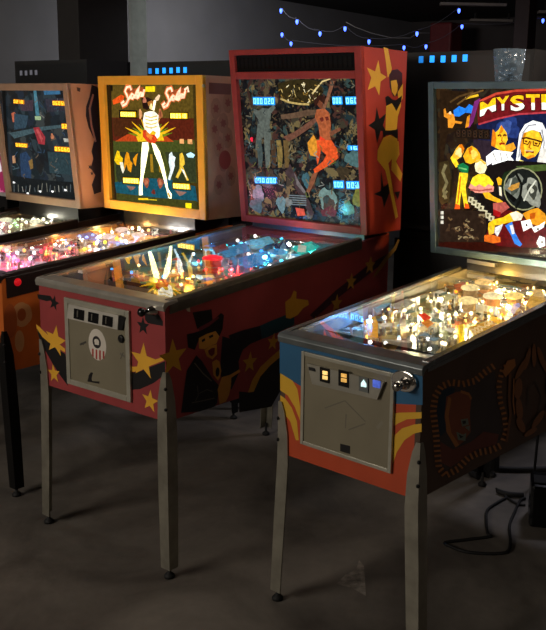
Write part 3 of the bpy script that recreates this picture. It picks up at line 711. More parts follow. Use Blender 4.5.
# ================= the blue and orange machine at the right
def build_mystic():
    m = mD
    root = empty('pinball_machine', (m.x, m.y, 0), m.a, 'blue and orange pinball machine with yellow front stripes and a MYSTIC backglass', 'pinball machine', ROW)
    BLUE, ORG, YS = mat('blue_cabinet_paint', (42,96,134), .42, var=.12, scale=7), (190, 74, 38), (222, 172, 46)
    DK = mat('dark_brown_side_paint', (84,62,46), .5, var=.2, scale=6)
    def front(A):
        A.conv = crop(295, 345, 4.2)
        A.poly([(-64,-42),(536,104),(536,252),(410,246),(20,170),(-64,118)], BLUE)
        A.poly([(-62,118),(-10,150),(10,185),(22,260),(22,320),(0,262),(-30,212),(-62,190)], YS)
        A.poly([(-62,210),(-40,226),(-14,262),(8,320),(16,400),(4,400),(-20,320),(-62,268)], YS)
        A.poly([(404,290),(440,284),(532,282),(532,308),(470,312),(432,330),(404,348)], YS)
        A.poly([(404,420),(420,378),(450,350),(500,334),(532,330),(532,364),(500,372),(460,400),(428,450),(404,520)], YS)
    def side(A):
        BR, DKB, TL_ = (176, 110, 52), (84, 40, 28), (24, 44, 62)
        A.conv = crop(425, 330, 3.934)
        A.poly([(60,225),(150,212),(225,190),(275,160),(282,230),(300,330),(306,400),(290,450),(210,478),(160,500),(80,560),(52,530),(44,420),(34,310)], (66,54,50))
        A.poly([(60,240),(100,225),(120,230),(90,300),(80,400),(60,420),(46,320)], TL_)
        A.poly([(84,262),(120,245),(156,238),(182,268),(176,330),(180,400),(150,440),(126,458),(96,420),(76,345)], (136, 72, 42))
        A.poly([(92,262),(78,330),(84,400),(120,462),(135,452),(104,405),(92,340),(104,270)], BR)
        A.stroke([(140,242),(172,252),(182,272)], .008, BR)
        for q in ([(140,352),(168,348),(172,372),(146,380)], [(122,400),(150,412),(162,404),(158,436),(130,432)], [(156,382),(176,376),(174,398)]): A.poly(q, (120,132,118))
        A.poly([(146,358),(160,356),(160,368),(148,370)], BLK); A.poly([(132,410),(152,420),(138,426)], BLK)
        A.poly([(60,440),(110,470),(180,440),(230,400),(290,410),(280,450),(200,470),(100,540),(60,520)], (112, 54, 38))
        path = [(275,138),(232,168),(196,200),(150,212),(100,206),(62,222),(38,262),(30,315),(36,370),(42,420),(46,480),(52,540),(78,572),(122,548),(166,502),(212,480),(262,470),(298,452)]
        path2 = [(300,440),(316,395),(308,335),(292,280),(286,215),(300,155),(335,122)]
        for pth, n in ((path, 44), (path2, 16)):
            P2 = [Vector(p) for p in pth]; Ls = [(P2[i+1]-P2[i]).length for i in range(len(P2)-1)]; T = sum(Ls)
            for k in range(n):
                s = T*(k+.5)/n; i = 0
                while s > Ls[i] and i < len(Ls)-1: s -= Ls[i]; i += 1
                d = (P2[i+1]-P2[i]).normalized(); c = P2[i]+d*s; g = Vector((-d.y, d.x)); w = 4.2; hh = 13 if pth is path else 10
                A.poly([c+d*w+g*hh, c-d*w+g*hh, c-d*w-g*hh, c+d*w-g*hh], BR)
        A.stroke([(330,170),(326,260),(332,330),(316,440)], .016, (120,74,36)); A.stroke([(345,190),(342,280),(348,330)], .008, BR)
        A.poly([(300,165),(318,120),(348,112),(352,140),(330,165),(312,185)], BR)
        for i, (x, y, rx, ry, rot) in enumerate(((362,230,16,42,.1),(366,310,14,44,-.1),(372,372,14,32,-.4),(374,150,11,48,.5),(398,112,9,46,.25),(424,98,9,46,0),(452,108,10,46,-.3),(474,150,12,50,-.5),(486,230,14,50,-.1),(484,310,14,46,.2),(440,350,12,42,.6),(410,400,10,30,1.))):
            A.poly([(x+rx*math.cos(t)*math.cos(rot)-ry*math.sin(t)*math.sin(rot), y+rx*math.cos(t)*math.sin(rot)+ry*math.sin(t)*math.cos(rot)) for t in [2*PI*k/14 for k in range(14)]], (140,88,48))
        A.stroke([(400,380),(440,330),(455,260),(430,200),(400,230),(400,300)], .006, (70,60,40))
    cabinet(m, root, DK, paint(ORG), mat('pale_inner_side', (120, 118, 110), .3), front, side)
    trims(m, root, mat('rail_steel_bright', (150,150,148), .25, .85), mat('lockbar_dull_steel', (120,126,126), .35, .6, var=.2), .018, .012, .985)
    for su in (-1, 1):
        for fr in (True, False): make_leg(m, su, fr, root, STEEL_WORN if fr else mat('black_leg_steel', (22,21,21), .4, .5))
    cv = crop(295, 345, 4.2)
    mb, A, fr, _ = coin_door(m, root, cv, [(20,24),(412,120),(406,540),(26,420)], .012, DOORGREY, DOORFRAME)
    for q in ([(125,265),(210,234)], [(210,234),(296,322)], [(296,330),(225,356)], [(215,290),(212,350)]): A.stroke(q, .004, (112,106,90))
    A.stroke([(345,350),(368,322)], .010, (136,130,112))
    A.poly([(190,414),(232,424),(232,458),(190,446)], BLK)
    door = mb.build('coin_door', root, .0015); fr.build('door_frame', door, .0015)
    door_box(m, cv, [(50,78),(372,158),(344,230),(330,226),(72,164)], .012, mat('coin_plate_grey', (168,164,150), .38, .5), door, 'coin_plate')
    cvx = door_box(m, cv, [(56,92),(80,98),(84,112),(58,106)], .003, BLACK, door, 'lock', .018)
    for q, rim, c, s in ((((104,92),(142,101),(142,162),(104,152)), BLACKGLOSS, (255,206,120), 1.3), (((182,103),(222,113),(222,180),(182,170)), BLACKGLOSS, (240,180,90), 1.1), (((268,132),(306,141),(306,202),(268,192)), mat('grey_slot_rim',(120,124,120),.4,.4), (210,245,240), 1.4)):
        door_box(m, cv, q, .004, rim, door, 'coin_slot', .018)
        x0, y0 = q[0]; x1, y1 = q[2]
        xm = x0+9; 
        if c[2] < 200:
            for k in (0, 1): door_box(m, cv, [(xm+2,y0+16+k*20),(x1-7,y0+20+k*20),(x1-7,y0+35+k*20),(xm+2,y0+31+k*20)], .002, glow(c, s), door, 'lit_price_window', .022, 'glowing amber window')
        else:
            door_box(m, cv, [(xm,y0+28),(xm+10,y0+14),(x1-8,y0+32),(x1-8,y0+46),(xm,y0+42)], .002, glow(c, s), door, 'lit_price_window', .022, 'glowing pale green window')
    door_box(m, cv, [(326,146),(356,153),(354,182),(326,176)], .004, glow((86,110,214), .8), door, 'reject_button', .018, 'blue button')
    # shooter housing
    P_ = m.lift(405, 381, (0,-.004,.7), (0,-1,0)); pb = MB()
    pb.slab([Vector((P_.x+.042*math.cos(t), -.012, P_.z+.030*math.sin(t))) for t in [2*PI*k/24 for k in range(24)]], (0,-1,0), .012, CHROME)
    pl_ = pb.build('plunger', root, .003); kb = MB()
    kb.lathe((P_.x+.006, -.012, P_.z-.004), [(.018,0),(.014,.012),(.008,.014),(.008,.03),(.014,.033),(.013,.044),(.003,.048)], CHROME, 16, ax=(0,-1,0)); kb.build('plunger_knob', pl_)
    # backbox
    FRM = mat('blue_grey_frame', (84,104,114), .34, .55, var=.15)
    bx, pl, gi = backbox(m, root, BLACK, FRM, .024, .026)
    lt = MB(); q = [m.lift(*crop(435,160,4.92)(*p), (0, m.vb-.004, 1), (0,-1,0)) for p in ((158,486),(294,508),(294,528),(158,504))]
    lt.slab(q, (0,-1,0), .02, STEEL); lt.build('latch_plate', bx)
    gb = MB()
    base = collage('mystic_scenery_print', [(24,14,8),(40,26,12),(20,18,22),(60,40,18),(30,16,10),(50,44,30)], 22, .8)
    glass_base(gb, gi, pl[0], base)
    A = Art(m, pl[0], pl[1], gb, crop(435, 80, 4.92), kind=lambda c, s=1.: glow(c, s*1.2), dk=.47)
    ORG2, YEL3, WHT, SKN = (250,150,20), (255,206,30), ((255,255,245),1.3), (248,170,30)
    A.poly([(25,50),(200,60),(185,210),(120,240),(60,270),(40,400),(25,440)], (40,26,14))
    # night sky behind the magician
    A.poly([(205,215),(260,180),(400,150),(546,140),(720,150),(860,180),(920,230),(900,480),(700,560),(420,560),(250,430),(215,330)], (22,30,66))
    A.disc((360,235), .10, .08, (36,56,116)); A.disc((350,230), .05, .05, (60,84,150)); A.disc((700,240), .09, .08, (36,56,116))
    # title banner
    top = [(205,110),(300,66),(400,50),(546,46),(690,50),(790,66),(890,110)]; bot = [(905,190),(800,160),(690,158),(546,160),(410,168),(310,190),(212,220)]
    A.poly(top+bot, (110,22,26))
    A.stroke([(205,112),(300,68),(400,52),(546,48),(690,52),(790,68),(890,112)], .008, (200,70,50))
    A.stroke([(214,218),(310,190),(410,168),(546,160),(690,158),(800,162),(905,190)], .006, (190,60,70))
    for ch, q in (('M', [(222,112),(298,86),(300,150),(222,180)]), ('Y', [(302,86),(366,76),(362,146),(308,152)]), ('S', [(370,78),(440,72),(442,148),(374,154)]), ('T', [(448,70),(516,70),(514,146),(454,148)]),
                  ('I', [(524,70),(562,70),(562,146),(526,146)]), ('C', [(572,70),(650,80),(648,152),(574,146)])):
        (a,b),(c,d),(e,f),(g,h) = q
        A.text(ch, [(a-5,b-5),(c+5,d-5),(e+5,f+5),(g-5,h+5)], (60,24,10)); A.text(ch, q, ((255,250,235),1.25))
        A.text(ch, q, ((255,196,24),1.15), ymin=.46)
    # left top corner: blue drape, acrobat, orange ribbon
    A.poly([(92,150),(120,128),(150,140),(170,118),(190,130),(186,165),(150,160),(120,180),(95,178)], ((36,130,240),1.))
    A.poly([(195,105),(225,88),(205,150),(190,205),(170,235),(150,230),(176,180)], (120,40,110)); A.poly([(160,180),(174,170),(168,228),(150,236)], ((240,150,30),.9))
    A.stroke([(150,90),(215,74)], .008, (240,190,40)); A.stroke([(75,110),(120,80),(190,60)], .007, (84,60,30)); A.stroke([(110,120),(180,70),(240,50)], .006, (110,80,40))
    A.poly([(44,145),(52,138),(58,165),(76,158),(96,172),(100,200),(136,206),(130,216),(100,212),(88,236),(66,234),(64,190),(46,180)], ((240,150,40),1.))
    A.disc((76,162), .012, .012, ((250,225,180),1.))
    # dark score window, figures of the left
    A.poly([(190,290),(280,300),(280,440),(200,440)], (46,34,44))
    A.conv = crop(380, 100, 3.29)
    GL, OL = ((255,196,40),1.2), (120,56,8)
    A.poly([(372,96),(381,106),(391,98),(400,82),(408,94),(418,108),(421,130),(412,150),(440,139),(448,158),(430,172),(400,166),(384,158),(367,150),(369,120)], GL)
    A.poly([(372,96),(381,106),(384,130),(380,156),(367,150),(369,120)], (236,130,20)); A.poly([(400,82),(408,94),(404,106),(392,112)], (240,140,20))
    A.stroke([(388,118),(396,114),(400,120)], .007, OL); A.stroke([(406,118),(412,114),(417,118)], .007, OL); A.stroke([(403,122),(401,134),(406,136)], .005, (190,100,20)); A.stroke([(394,146),(402,142),(412,144)], .008, (170,50,16))
    A.poly([(412,150),(440,139),(448,158),(430,172),(414,166)], (250,170,40))
    A.poly([(350,186),(378,164),(400,167),(440,172),(430,185),(446,204),(430,211),(412,200),(416,226),(400,223),(394,206),(386,241),(372,238),(370,206),(353,216)], ((255,255,250),1.5))
    for q in ([(372,172),(384,200)], [(396,172),(402,200)], [(416,176),(424,196)]): A.stroke(q, .005, (190,186,180))
    A.poly([(448,205),(455,150),(460,110),(478,80),(505,67),(535,75),(548,100),(550,180),(536,200),(520,216),(526,172),(538,132),(530,106),(505,98),(480,106),(470,130),(464,165),(462,202)], ((250,250,245),1.35))
    for q in ([(458,190),(464,140),(476,100)], [(470,108),(490,84),(516,80)], [(534,96),(542,140),(536,186)]): A.stroke(q, .006, (170,170,176))
    A.poly([(467,132),(475,108),(500,98),(525,105),(535,130),(527,165),(511,186),(489,194),(470,182),(462,156)], GL)
    A.poly([(467,132),(475,108),(484,106),(474,140),(476,182),(470,182),(462,156)], (240,150,24)); A.poly([(511,186),(489,194),(482,188),(506,178)], (236,140,24))
    A.stroke([(468,126),(484,124),(500,128),(516,132),(534,138)], .006, (70,34,10))
    for q in ([(474,128),(474,142),(488,146),(494,134)], [(506,134),(506,148),(522,152),(528,140)]): A.stroke(q, .005, (90,44,10))
    A.poly([(478,132),(488,133),(486,140),(478,138)], OL); A.poly([(510,138),(522,141),(518,147),(510,145)], OL)
    A.stroke([(498,136),(492,156),(500,160)], .006, (200,110,16)); A.stroke([(482,172),(494,168),(508,172)], .008, (150,50,14)); A.poly([(478,164),(508,166),(504,169),(480,168)], (230,200,150))
    A.poly([(440,214),(462,196),(490,206),(520,204),(548,190),(570,214),(540,226),(500,218),(462,224)], ((250,230,120),1.2)); A.stroke([(444,216),(470,208),(500,214),(540,208)], .008, (70,110,40))
    A.conv = crop(435, 80, 4.92)
    A.poly([(520,345),(546,330),(580,350),(590,430),(530,440),(505,400)], ((230,225,215),1.1))
    # red machine-like figures, lower half
    A.conv = crop(435, 160, 4.92)
    A.poly([(230,40),(360,0),(520,10),(700,30),(760,200),(720,320),(560,420),(400,440),(240,420),(200,300)], (22,16,16))
    A.poly([(300,230),(380,250),(470,300),(546,330),(700,340),(690,430),(320,430),(250,380)], (96,16,18))
    A.poly([(318,110),(345,60),(400,40),(380,110),(340,160)], (24,40,20)); A.poly([(400,30),(546,20),(560,50),(440,60)], (70,90,40))
    # crystal ball
    A.dk = 1.; A.disc((434,142), .078, .078, (150,150,110)); A.disc((434,142), .073, .073, (24,28,26)); A.dk = .47; A.disc((392,130), .068, .10, (120,124,112), rot=-.4); A.disc((478,160), .075, .11, (150,152,138), rot=.3)
    A.disc((398,125), .045, .07, (70,76,66), rot=-.4); A.disc((482,150), .04, .06, (60,62,54), rot=.3); A.disc((480,150), .016, .02, (200,200,180))
    A.poly([(360,140),(380,122),(420,108),(416,134),(380,152)], ((210,150,60),.9)); A.poly([(345,142),(380,170),(404,190),(392,208),(360,180)], (10,10,10))
    A.stroke([(400,62),(430,120),(420,200),(400,236)], .010, (14,16,14)); A.stroke([(500,100),(470,140),(440,200)], .006, (220,220,200)); A.stroke([(380,90),(370,130)], .006, (190,190,170))
    # couple dancing, left
    A.conv = crop(380, 100, 3.29)
    Y1, Y2, O1 = ((255,214,40),1.2), ((250,180,30),1.1), (226,120,16)
    A.poly([(234,190),(242,180),(254,196),(262,214),(252,222),(240,204)], Y1); A.poly([(240,184),(252,160),(264,146),(274,152),(278,170),(268,186),(256,196)], ((255,190,50),1.1))
    A.poly([(262,148),(272,144),(280,160),(274,176),(266,168)], O1); A.disc((262,172), .03, .036, ((255,226,140),1.1))
    A.poly([(276,184),(290,158),(304,150),(320,160),(330,174),(334,190),(320,202),(300,210),(284,204)], Y2); A.poly([(292,160),(304,152),(310,170),(298,180)], O1); A.disc((312,178), .03, .036, ((255,210,90),1.1))
    A.poly([(256,214),(276,206),(294,218),(292,240),(272,238),(260,226)], (20,120,66)); A.stroke([(262,222),(288,228)], .006, (110,190,110))
    A.poly([(264,238),(292,240),(290,262),(284,284),(288,320),(294,350),(280,352),(274,316),(270,300),(266,330),(264,354),(250,354),(252,330),(258,284)], Y1)
    A.stroke([(268,250),(264,290),(258,340)], .006, O1); A.poly([(250,340),(264,344),(266,358),(248,358)], ((240,90,24),1.)); A.poly([(282,338),(294,342),(297,356),(281,356)], ((240,90,24),1.))
    A.poly([(314,216),(320,198),(334,194),(350,204),(354,222),(346,240),(330,242),(318,234)], ((255,244,190),1.25)); A.disc((334,220), .030, .040, ((255,224,170),1.1)); A.stroke([(318,204),(334,196),(350,210)], .008, (240,190,60))
    A.poly([(300,272),(308,254),(324,244),(346,242),(362,252),(376,272),(372,288),(340,292),(310,290)], Y1)
    A.poly([(294,288),(300,274),(316,284),(330,276),(346,286),(360,276),(378,284),(376,300),(350,306),(316,304)], ((236,150,130),1.1)); A.stroke([(300,294),(330,298),(372,292)], .006, (190,90,80))
    A.poly([(340,304),(360,302),(376,316),(398,326),(408,334),(398,340),(370,330),(350,322)], Y2)
    A.poly([(388,262),(396,256),(404,264),(402,282),(408,300),(410,322),(400,330),(394,310),(388,286)], (34,30,34)); A.poly([(386,258),(394,252),(404,260),(402,278),(392,280)], Y2); A.poly([(394,284),(402,286),(404,316),(396,312)], ((250,236,200),1.))
    A.conv = crop(435, 160, 4.92)
    # card string
    for i in range(7):
        x, y = 170+i*17, 178+i*14+(8 if i > 3 else 0)
        A.poly([(x,y),(x+26,y+6),(x+20,y+34),(x-4,y+26)], ((226,216,176),.9)); A.poly([(x+6,y+8),(x+16,y+10),(x+12,y+24),(x+4,y+20)], (90,80,50))
    A.poly([(290,210),(350,205),(372,232),(330,262),(292,250)], (190,90,80)); A.poly([(292,240),(330,256),(322,280),(292,270)], (170,20,24))
    # acrobat and playing cards
    A.poly([(268,310),(290,292),(340,280),(380,256),(412,250),(440,270),(430,292),(390,300),(330,316),(300,320),(296,350),(276,370),(266,340)], YEL3)
    A.poly([(372,262),(404,250),(440,268),(428,294),(392,298)], ((250,235,210),1.)); A.poly([(300,330),(340,312),(330,340),(312,376),(298,356)], ((236,236,230),1.))
    A.poly([(350,320),(384,302),(396,350),(420,395),(434,412),(424,424),(396,410),(380,370)], ((50,130,236),1.)); A.poly([(372,320),(388,316),(398,360),(384,364)], ((235,235,240),1.))
    A.poly([(246,368),(280,364),(326,378),(328,402),(290,408),(248,398)], ((236,110,30),1.)); A.disc((281,346), .024, .034, ((250,200,60),1.))
    A.poly([(436,262),(480,240),(512,234),(546,262),(560,300),(530,330),(490,316),(460,300)], ((246,160,30),1.)); A.poly([(470,262),(500,256),(496,286),(474,290)], (200,90,10))
    for q in ([(428,300),(474,290),(486,326),(440,350)], [(480,330),(520,318),(546,300),(540,330),(496,356)], [(520,370),(546,380),(548,420),(520,430),(504,406)], [(600,320),(640,330),(630,370),(594,360)]): A.poly(q, WHT)
    for p in ((456,318),(512,338),(532,402)): A.disc(p, .008, .010, (60,20,20))
    # left pillar and ornament
    A.poly([(28,10),(72,0),(84,80),(76,200),(40,220),(26,200)], (58,46,24)); A.stroke([(60,20),(44,60),(64,110),(48,150),(60,190)], .014, (120,110,74)); A.stroke([(44,180),(66,150)], .008, (130,120,80))
    A.poly([(28,240),(250,250),(262,330),(240,400),(30,400)], (40,28,20))
    for x, y in ((34,250),(34,272),(34,296)): A.poly([(x,y),(x+14,y),(x+14,y+16),(x,y+16)], (220,214,196))
    for i in range(30):
        x, y = random.uniform(60,240), random.uniform(262,392)
        A.stroke([(x,y),(x+random.uniform(-12,22),y+random.uniform(-8,14)),(x+random.uniform(0,30),y+random.uniform(0,18))], random.uniform(.004,.009), random.choice([(110,84,54),(84,62,40),(140,120,86),(70,50,34)]))
    A.poly([(60,400),(250,402),(320,420),(546,440),(700,440),(700,470),(25,432),(25,405)], (48,14,8))
    # right half, past the photo's edge
    A.poly([(690,60),(760,20),(800,60),(790,200),(720,210),(690,140)], YEL3); A.disc((745,-10), .04, .05, SKN); A.poly([(640,20),(700,-60),(740,-30),(700,40)], WHT)
    gb.build('backglass', bx)
    digits_display(m, pl, [crop(435,80,4.92)(*p) for p in ((106,236),(272,242),(272,292),(106,284))], 6, mat('unlit_segment', (62,44,30), .3), mat('unlit_display', (38,28,22), .2), bx, lit='888888', label='unlit score window')
    # playfield
    bm_ = collage('mystic_playfield_print', [(140,124,84),(180,168,120),(90,84,60),(200,176,110),(120,130,100),(150,96,54),(215,208,180),(84,90,78)], 15, 0, rough=.25)
    pf, P, N, zp = playfield(m, root, bm_); fd = Field(m, pf, P, N, zp)
    fd.apron(mat('green_dark_apron', (40,58,58), .35), .03, .16)
    WW, GO, OR, RD, BL, WH = (255, 236, 190), (255, 200, 90), (255, 140, 30), (255, 60, 30), (60, 150, 255), (255, 250, 240)
    cv = crop(300, 260, 2.22)
    pl2 = lambda q, c, s, h=.035: fd.plastic([cv(*p) for p in q], glow(c, s), h)
    pl2([(150,104),(180,92),(200,96),(170,118)], (120,170,190), .8)
    pl2([(140,136),(165,124),(172,140),(172,172),(150,170)], (240,170,40), 1.); pl2([(350,146),(362,142),(366,180),(352,186)], (250,190,20), 1.05); pl2([(372,150),(420,134),(440,150),(390,174)], (220,160,50), .9)
    pl2([(440,110),(470,96),(490,110),(460,126)], (240,200,120), .9); pl2([(500,100),(520,66),(546,60),(546,96),(520,112)], (240,180,60), .9); pl2([(340,56),(362,48),(372,60),(350,70)], (220,110,60), .8)
    pl2([(262,122),(276,118),(290,128),(276,136)], RD, .8); pl2([(268,138),(284,132),(296,140),(282,150)], (240,140,40), .9); pl2([(200,100),(235,86),(256,94),(222,112)], (200,190,160), .7)
    pl2([(258,150),(276,146),(284,154),(266,160)], (250,220,150), 1.); pl2([(390,66),(420,50),(440,62),(412,78)], (240,160,90), .8); pl2([(300,84),(330,74),(342,84),(312,96)], (210,200,140), .8)
    for x, y, c in ((373,88,(255,225,150)), (378,60,(250,220,150)), (428,78,(255,230,170)), (408,48,(250,200,120)), (476,78,(255,215,120))):
        p = fd.base(*cv(x,y), .06)
        if fd.ok(p, .0): fd.bumper(p, c, 1.0, glow((230,180,110),.6), .034, .06)
    for x, y, c, e in ((184,108,WW,6),(188,128,WW,5),(226,104,WH,6),(232,112,WW,5),(250,100,WW,4),(212,112,WW,4),(150,170,GO,4),(156,182,WH,4),(330,76,WW,6),(324,82,RD,3),(404,50,WW,7),(412,60,WW,6),(436,72,WW,5),
                       (416,66,WW,5),(476,72,WW,7),(470,84,WW,5),(500,96,WW,6),(494,90,GO,5),(362,112,WH,6),(346,120,WW,4),(330,122,WW,3),(284,176,WH,6),(288,198,WH,5),(316,184,WW,4),(322,186,WW,4),(345,170,WW,3),(220,176,WH,3),(190,184,WH,2),(408,146,GO,5),(392,160,GO,4),
                       (354,160,GO,5),(380,118,WW,4),(450,120,OR,3),(512,74,GO,5),(530,88,OR,4),(540,70,GO,4),(364,60,GO,3),(300,110,WW,3),(268,108,WW,3),(274,132,OR,3),(346,70,OR,3),(424,112,WW,3),(460,100,WW,4)):
        p = fd.base(*cv(x, y), .025)
        if fd.ok(p): fd.bulb(p, c, e, .025, .0062)
    for i in range(50):
        p = P + Vector((random.uniform(-.22,.22), random.uniform(.22,.95), 0)); p.z = zp(p.y)
        fd.post(p, random.uniform(.026,.036), random.choice([WHITEPL, mat('amber_post',(220,170,90),.3), STEEL]))
    for i in range(6): fd.target(P + Vector((-.2, .45+i*.026, zp(.45+i*.026+P.y)-P.z)), WHITEPL, (1,0,0))
    for i in range(6): fd.target(P + Vector((-.04+i*.024, .62, zp(.62+P.y)-P.z)), mat('white_target',(235,225,200),.4))
    for i in range(4): fd.target(P + Vector((.2, .52+i*.026, zp(.52+i*.026+P.y)-P.z)), mat('yellow_target', (230,190,50), .4), (-1,0,0))
    for q in ([(170,104),(240,84),(330,60)], [(330,46),(400,32),(480,36),(540,44)], [(200,196),(260,206),(300,200)]): fd.wire([cv(*p) for p in q], .0025)
    fd.fill(26, lambda v: [(250,220,160),(230,170,80),(250,240,210),(150,110,60),(110,130,110)] if v > .35 else [(120,150,160),(250,235,200),(90,80,60)], .24, .93, .026, .75, 26, 4., .005)
    fd.flipper(P+Vector((-.1,.16,zp(.22)-P.z)), -.5, mat('white_flipper',(230,225,210),.4)); fd.flipper(P+Vector((.06,.16,zp(.22)-P.z)), PI+.5, mat('white_flipper',(230,225,210),.4))
    for u, v, c, w in ((-.16,.25,BL,.8),(-.05,.35,WW,.6),(.1,.42,WW,.8),(-.12,.6,WW,1.),(.12,.65,GO,1.),(0,.8,WW,1.),(-.1,.9,GO,.9),(.15,.88,WW,.8)): fd.light(P+Vector((u, v, zp(v+P.y)-P.z)), c, w*3.6)
    return root
build_mystic()

# ================= the yellow framed machine
def build_showgirl():
    m = mC
    root = empty('pinball_machine', (m.x, m.y, 0), m.a, 'orange pinball machine with a bright yellow backbox showing a lit standing showgirl', 'pinball machine', ROW)
    ORG = mat('orange_cabinet_paint', (206, 104, 34), .45, var=.15, scale=6)
    def side(A):
        A.conv = crop(0, 300, 2.87)
        for k in range(6):
            a = k*PI/3+.2; A.disc((62+17*math.cos(a), 42+20*math.sin(a)), .022, .03, (206,150,96), rot=-a)
        A.disc((62,42), .02, .026, (170,84,36)); A.disc((56,118), .022, .045, (206,150,96)); A.disc((30,60), .03, .07, (180,90,40))
    cabinet(m, root, ORG, ORG, WOOD_INNER, None, side)
    trims(m, root, mat('dark_brown_rail', (34,24,22), .4), mat('dark_lockbar', (46,40,38), .35, .5), .030, .082, 1.05)
    for su in (-1, 1):
        for fr in (True, False): make_leg(m, su, fr, root, mat('black_leg_steel', (22,21,21), .4, .5))
    side_button(m, root, (17,282), mat('red_button', (235,24,36), .3, emit=.35, ecol=(235,24,36)), .012)
    SH = mat('faded_brown_side', (160,120,88), .55, var=.22, scale=8)
    def bside(A):
        A.conv = crop(90, 50, 3.4125)
        for x, y in ((430,200),(455,250),(470,300),(440,330),(455,380),(480,430),(440,460),(470,180),(425,270)):
            A.disc((x,y), .035, .05, (140,104,74), n=9); A.star((x,y), .026, (120,64,46), random.random(), 6, .6)
        A.disc((460,375), .04, .045, (130,54,40))
        A.stroke([(405,130),(480,134)], .05, (96,54,40))
    GOLD = mat('yellow_frame_paint', (238,172,48), .38, var=.08)
    bx, pl, gi = backbox(m, root, SH, GOLD, .042, .045, side_in=bside)
    sm = MB(); w = m.Wb/2                                     # yellow edging along the front of the right side
    for z in (m.bt-.09,):
        sm.lathe(m.lift(*crop(90,50,3.4125)(386,122), (w,0,1.4), (1,0,0)), [(.008,0),(.008,.006),(.004,.008)], STEEL, 10, ax=(1,0,0))
    sm.build('lock', bx)
    gb = MB(); P0, N0 = pl
    glass_base(gb, gi, P0, glow((74,58,18), .8))
    A = Art(m, P0, N0, gb, crop(95, 70, 4.964), kind=lambda c, s=1.: glow(c, s), dk=.46)
    hi, HOT = lambda c: (c, 1.15), ((255,247,180), 3.4)
    A.poly([(55,50),(82,50),(110,397),(104,700),(60,397)], (30,22,8))
    A.poly([(80,62),(485,60),(490,240),(84,240)], (96,76,24)); A.poly([(84,236),(490,240),(494,352),(90,356)], (92,32,16)); A.poly([(90,352),(494,348),(506,560),(100,560)], (72,80,30))
    A.poly([(84,240),(250,250),(225,330),(96,330)], (74,36,14))
    A.poly([(100,354),(160,320),(250,300),(330,310),(392,356)], (196,70,24))
    for i in range(15):
        a = -1.15+i*2.3/14; L = 120+30*(i % 2); x, y = 275+L*math.sin(a), 350-L*.78*math.cos(a)
        A.stroke([(275,345),((275+x)/2,(345+y)/2),(x,y)], .028, ((255,190,24),1.1) if i % 2 else ((120,150,30),.9), .002)
    A.poly([(205,330),(250,300),(330,310),(345,350),(215,356)], ((250,200,30),1.1))
    # glowing script at both sides
    PINK, PW = (236,120,60), ((255,206,170),1.6)
    def script(dx, dy, k=1.):
        q = lambda pts: [(x+dx, y+dy) for x, y in pts]
        S = [(182,100),(176,82),(158,86),(150,106),(160,124),(166,146),(156,168),(138,178),(132,166),(146,154)]
        rest = [[(166,146),(186,118),(196,124),(188,142),(178,140),(184,130)], [(196,140),(210,104),(222,82),(216,110),(204,142),(214,140)], [(214,140),(226,112),(236,110),(228,134),(238,128),(246,96),(238,122),(244,126)]]
        A.stroke(q(S), .028, PINK)
        for r_ in rest: A.stroke(q(r_), .024, PINK)
        A.stroke(q(S), .012, PW)
        for r_ in rest: A.stroke(q(r_), .012, PW)
    A.poly([(88,150),(130,122),(148,130),(140,156),(92,172)], ((250,90,24),1.)); A.poly([(160,100),(240,84),(248,110),(170,150)], (170,80,40))
    script(0, 0); A.poly([(370,104),(450,86),(462,110),(384,150)], (170,80,40)); script(204, 8); A.stroke([(446,100),(462,86),(466,110)], .012, PW)
    A.poly([(252,82),(300,80),(300,108),(252,108)], ((250,220,20),1.2))
    # showgirl
    SK = ((255,232,180),3.)
    A.poly([(232,140),(262,134),(290,150),(286,176),(262,200),(240,190)], (40,20,14)); A.disc((254,168), .036, .048, (36,18,12)); A.disc((248,150), .03, .03, (200,120,90))
    A.disc((281,182), .024, .034, ((255,226,150),1.3)); A.poly([(262,160),(284,150),(300,165),(296,175),(280,165),(268,180)], (190,120,50))
    A.poly([(300,140),(318,122),(326,126),(318,150),(302,156)], ((255,214,170),1.2)); A.stroke([(300,150),(296,176),(292,200)], .014, SK)
    A.disc((228,218), .024, .050, ((240,170,110),1.1)); A.disc((327,218), .030, .050, (196,120,70)); A.disc((327,218), .018, .035, (150,80,50))
    A.poly([(248,212),(270,205),(296,205),(318,225),(316,260),(326,300),(322,330),(300,352),(292,345),(306,310),(290,300),(262,330),(250,300),(240,250)], ((255,250,225), 1.5))
    for y in (228, 244, 262, 280): A.stroke([(252,y),(280,y+8),(312,y)], .006, (250,220,120))
    A.poly([(240,300),(256,296),(270,318),(300,322),(314,345),(296,368),(262,356),(240,330)], (232,70,30)); A.poly([(256,300),(290,330),(280,350),(256,326)], (250,140,50))
    A.conv = crop(95, 140, 4.964)
    A.poly([(100,210),(226,186),(380,196),(500,230),(512,306),(110,268)], (20,86,104)); A.poly([(104,60),(230,60),(226,190),(120,210),(108,180)], (46,54,34)); A.poly([(350,60),(500,60),(506,210),(390,210)], (52,60,34))
    A.poly([(240,60),(340,60),(352,190),(240,190)], (60,66,26))
    A.poly([(110,262),(300,285),(506,302),(512,350),(112,316)], (66,68,24)); A.poly([(240,290),(310,296),(310,300),(240,296)], ((250,220,40),.9))
    A.poly([(218,288),(266,288),(266,298),(218,297)], ((250,210,30),1.1)); A.poly([(452,312),(482,314),(482,340),(453,338)], ((255,226,20),1.3))
    for x in (276,318): A.poly([(x,70),(x+12,70),(x+18,160),(x+4,160)], (170,130,30))
    A.poly([(238,12),(266,10),(270,40),(258,110),(244,180),(238,230),(240,272),(222,274),(222,232),(230,180),(232,90)], HOT)
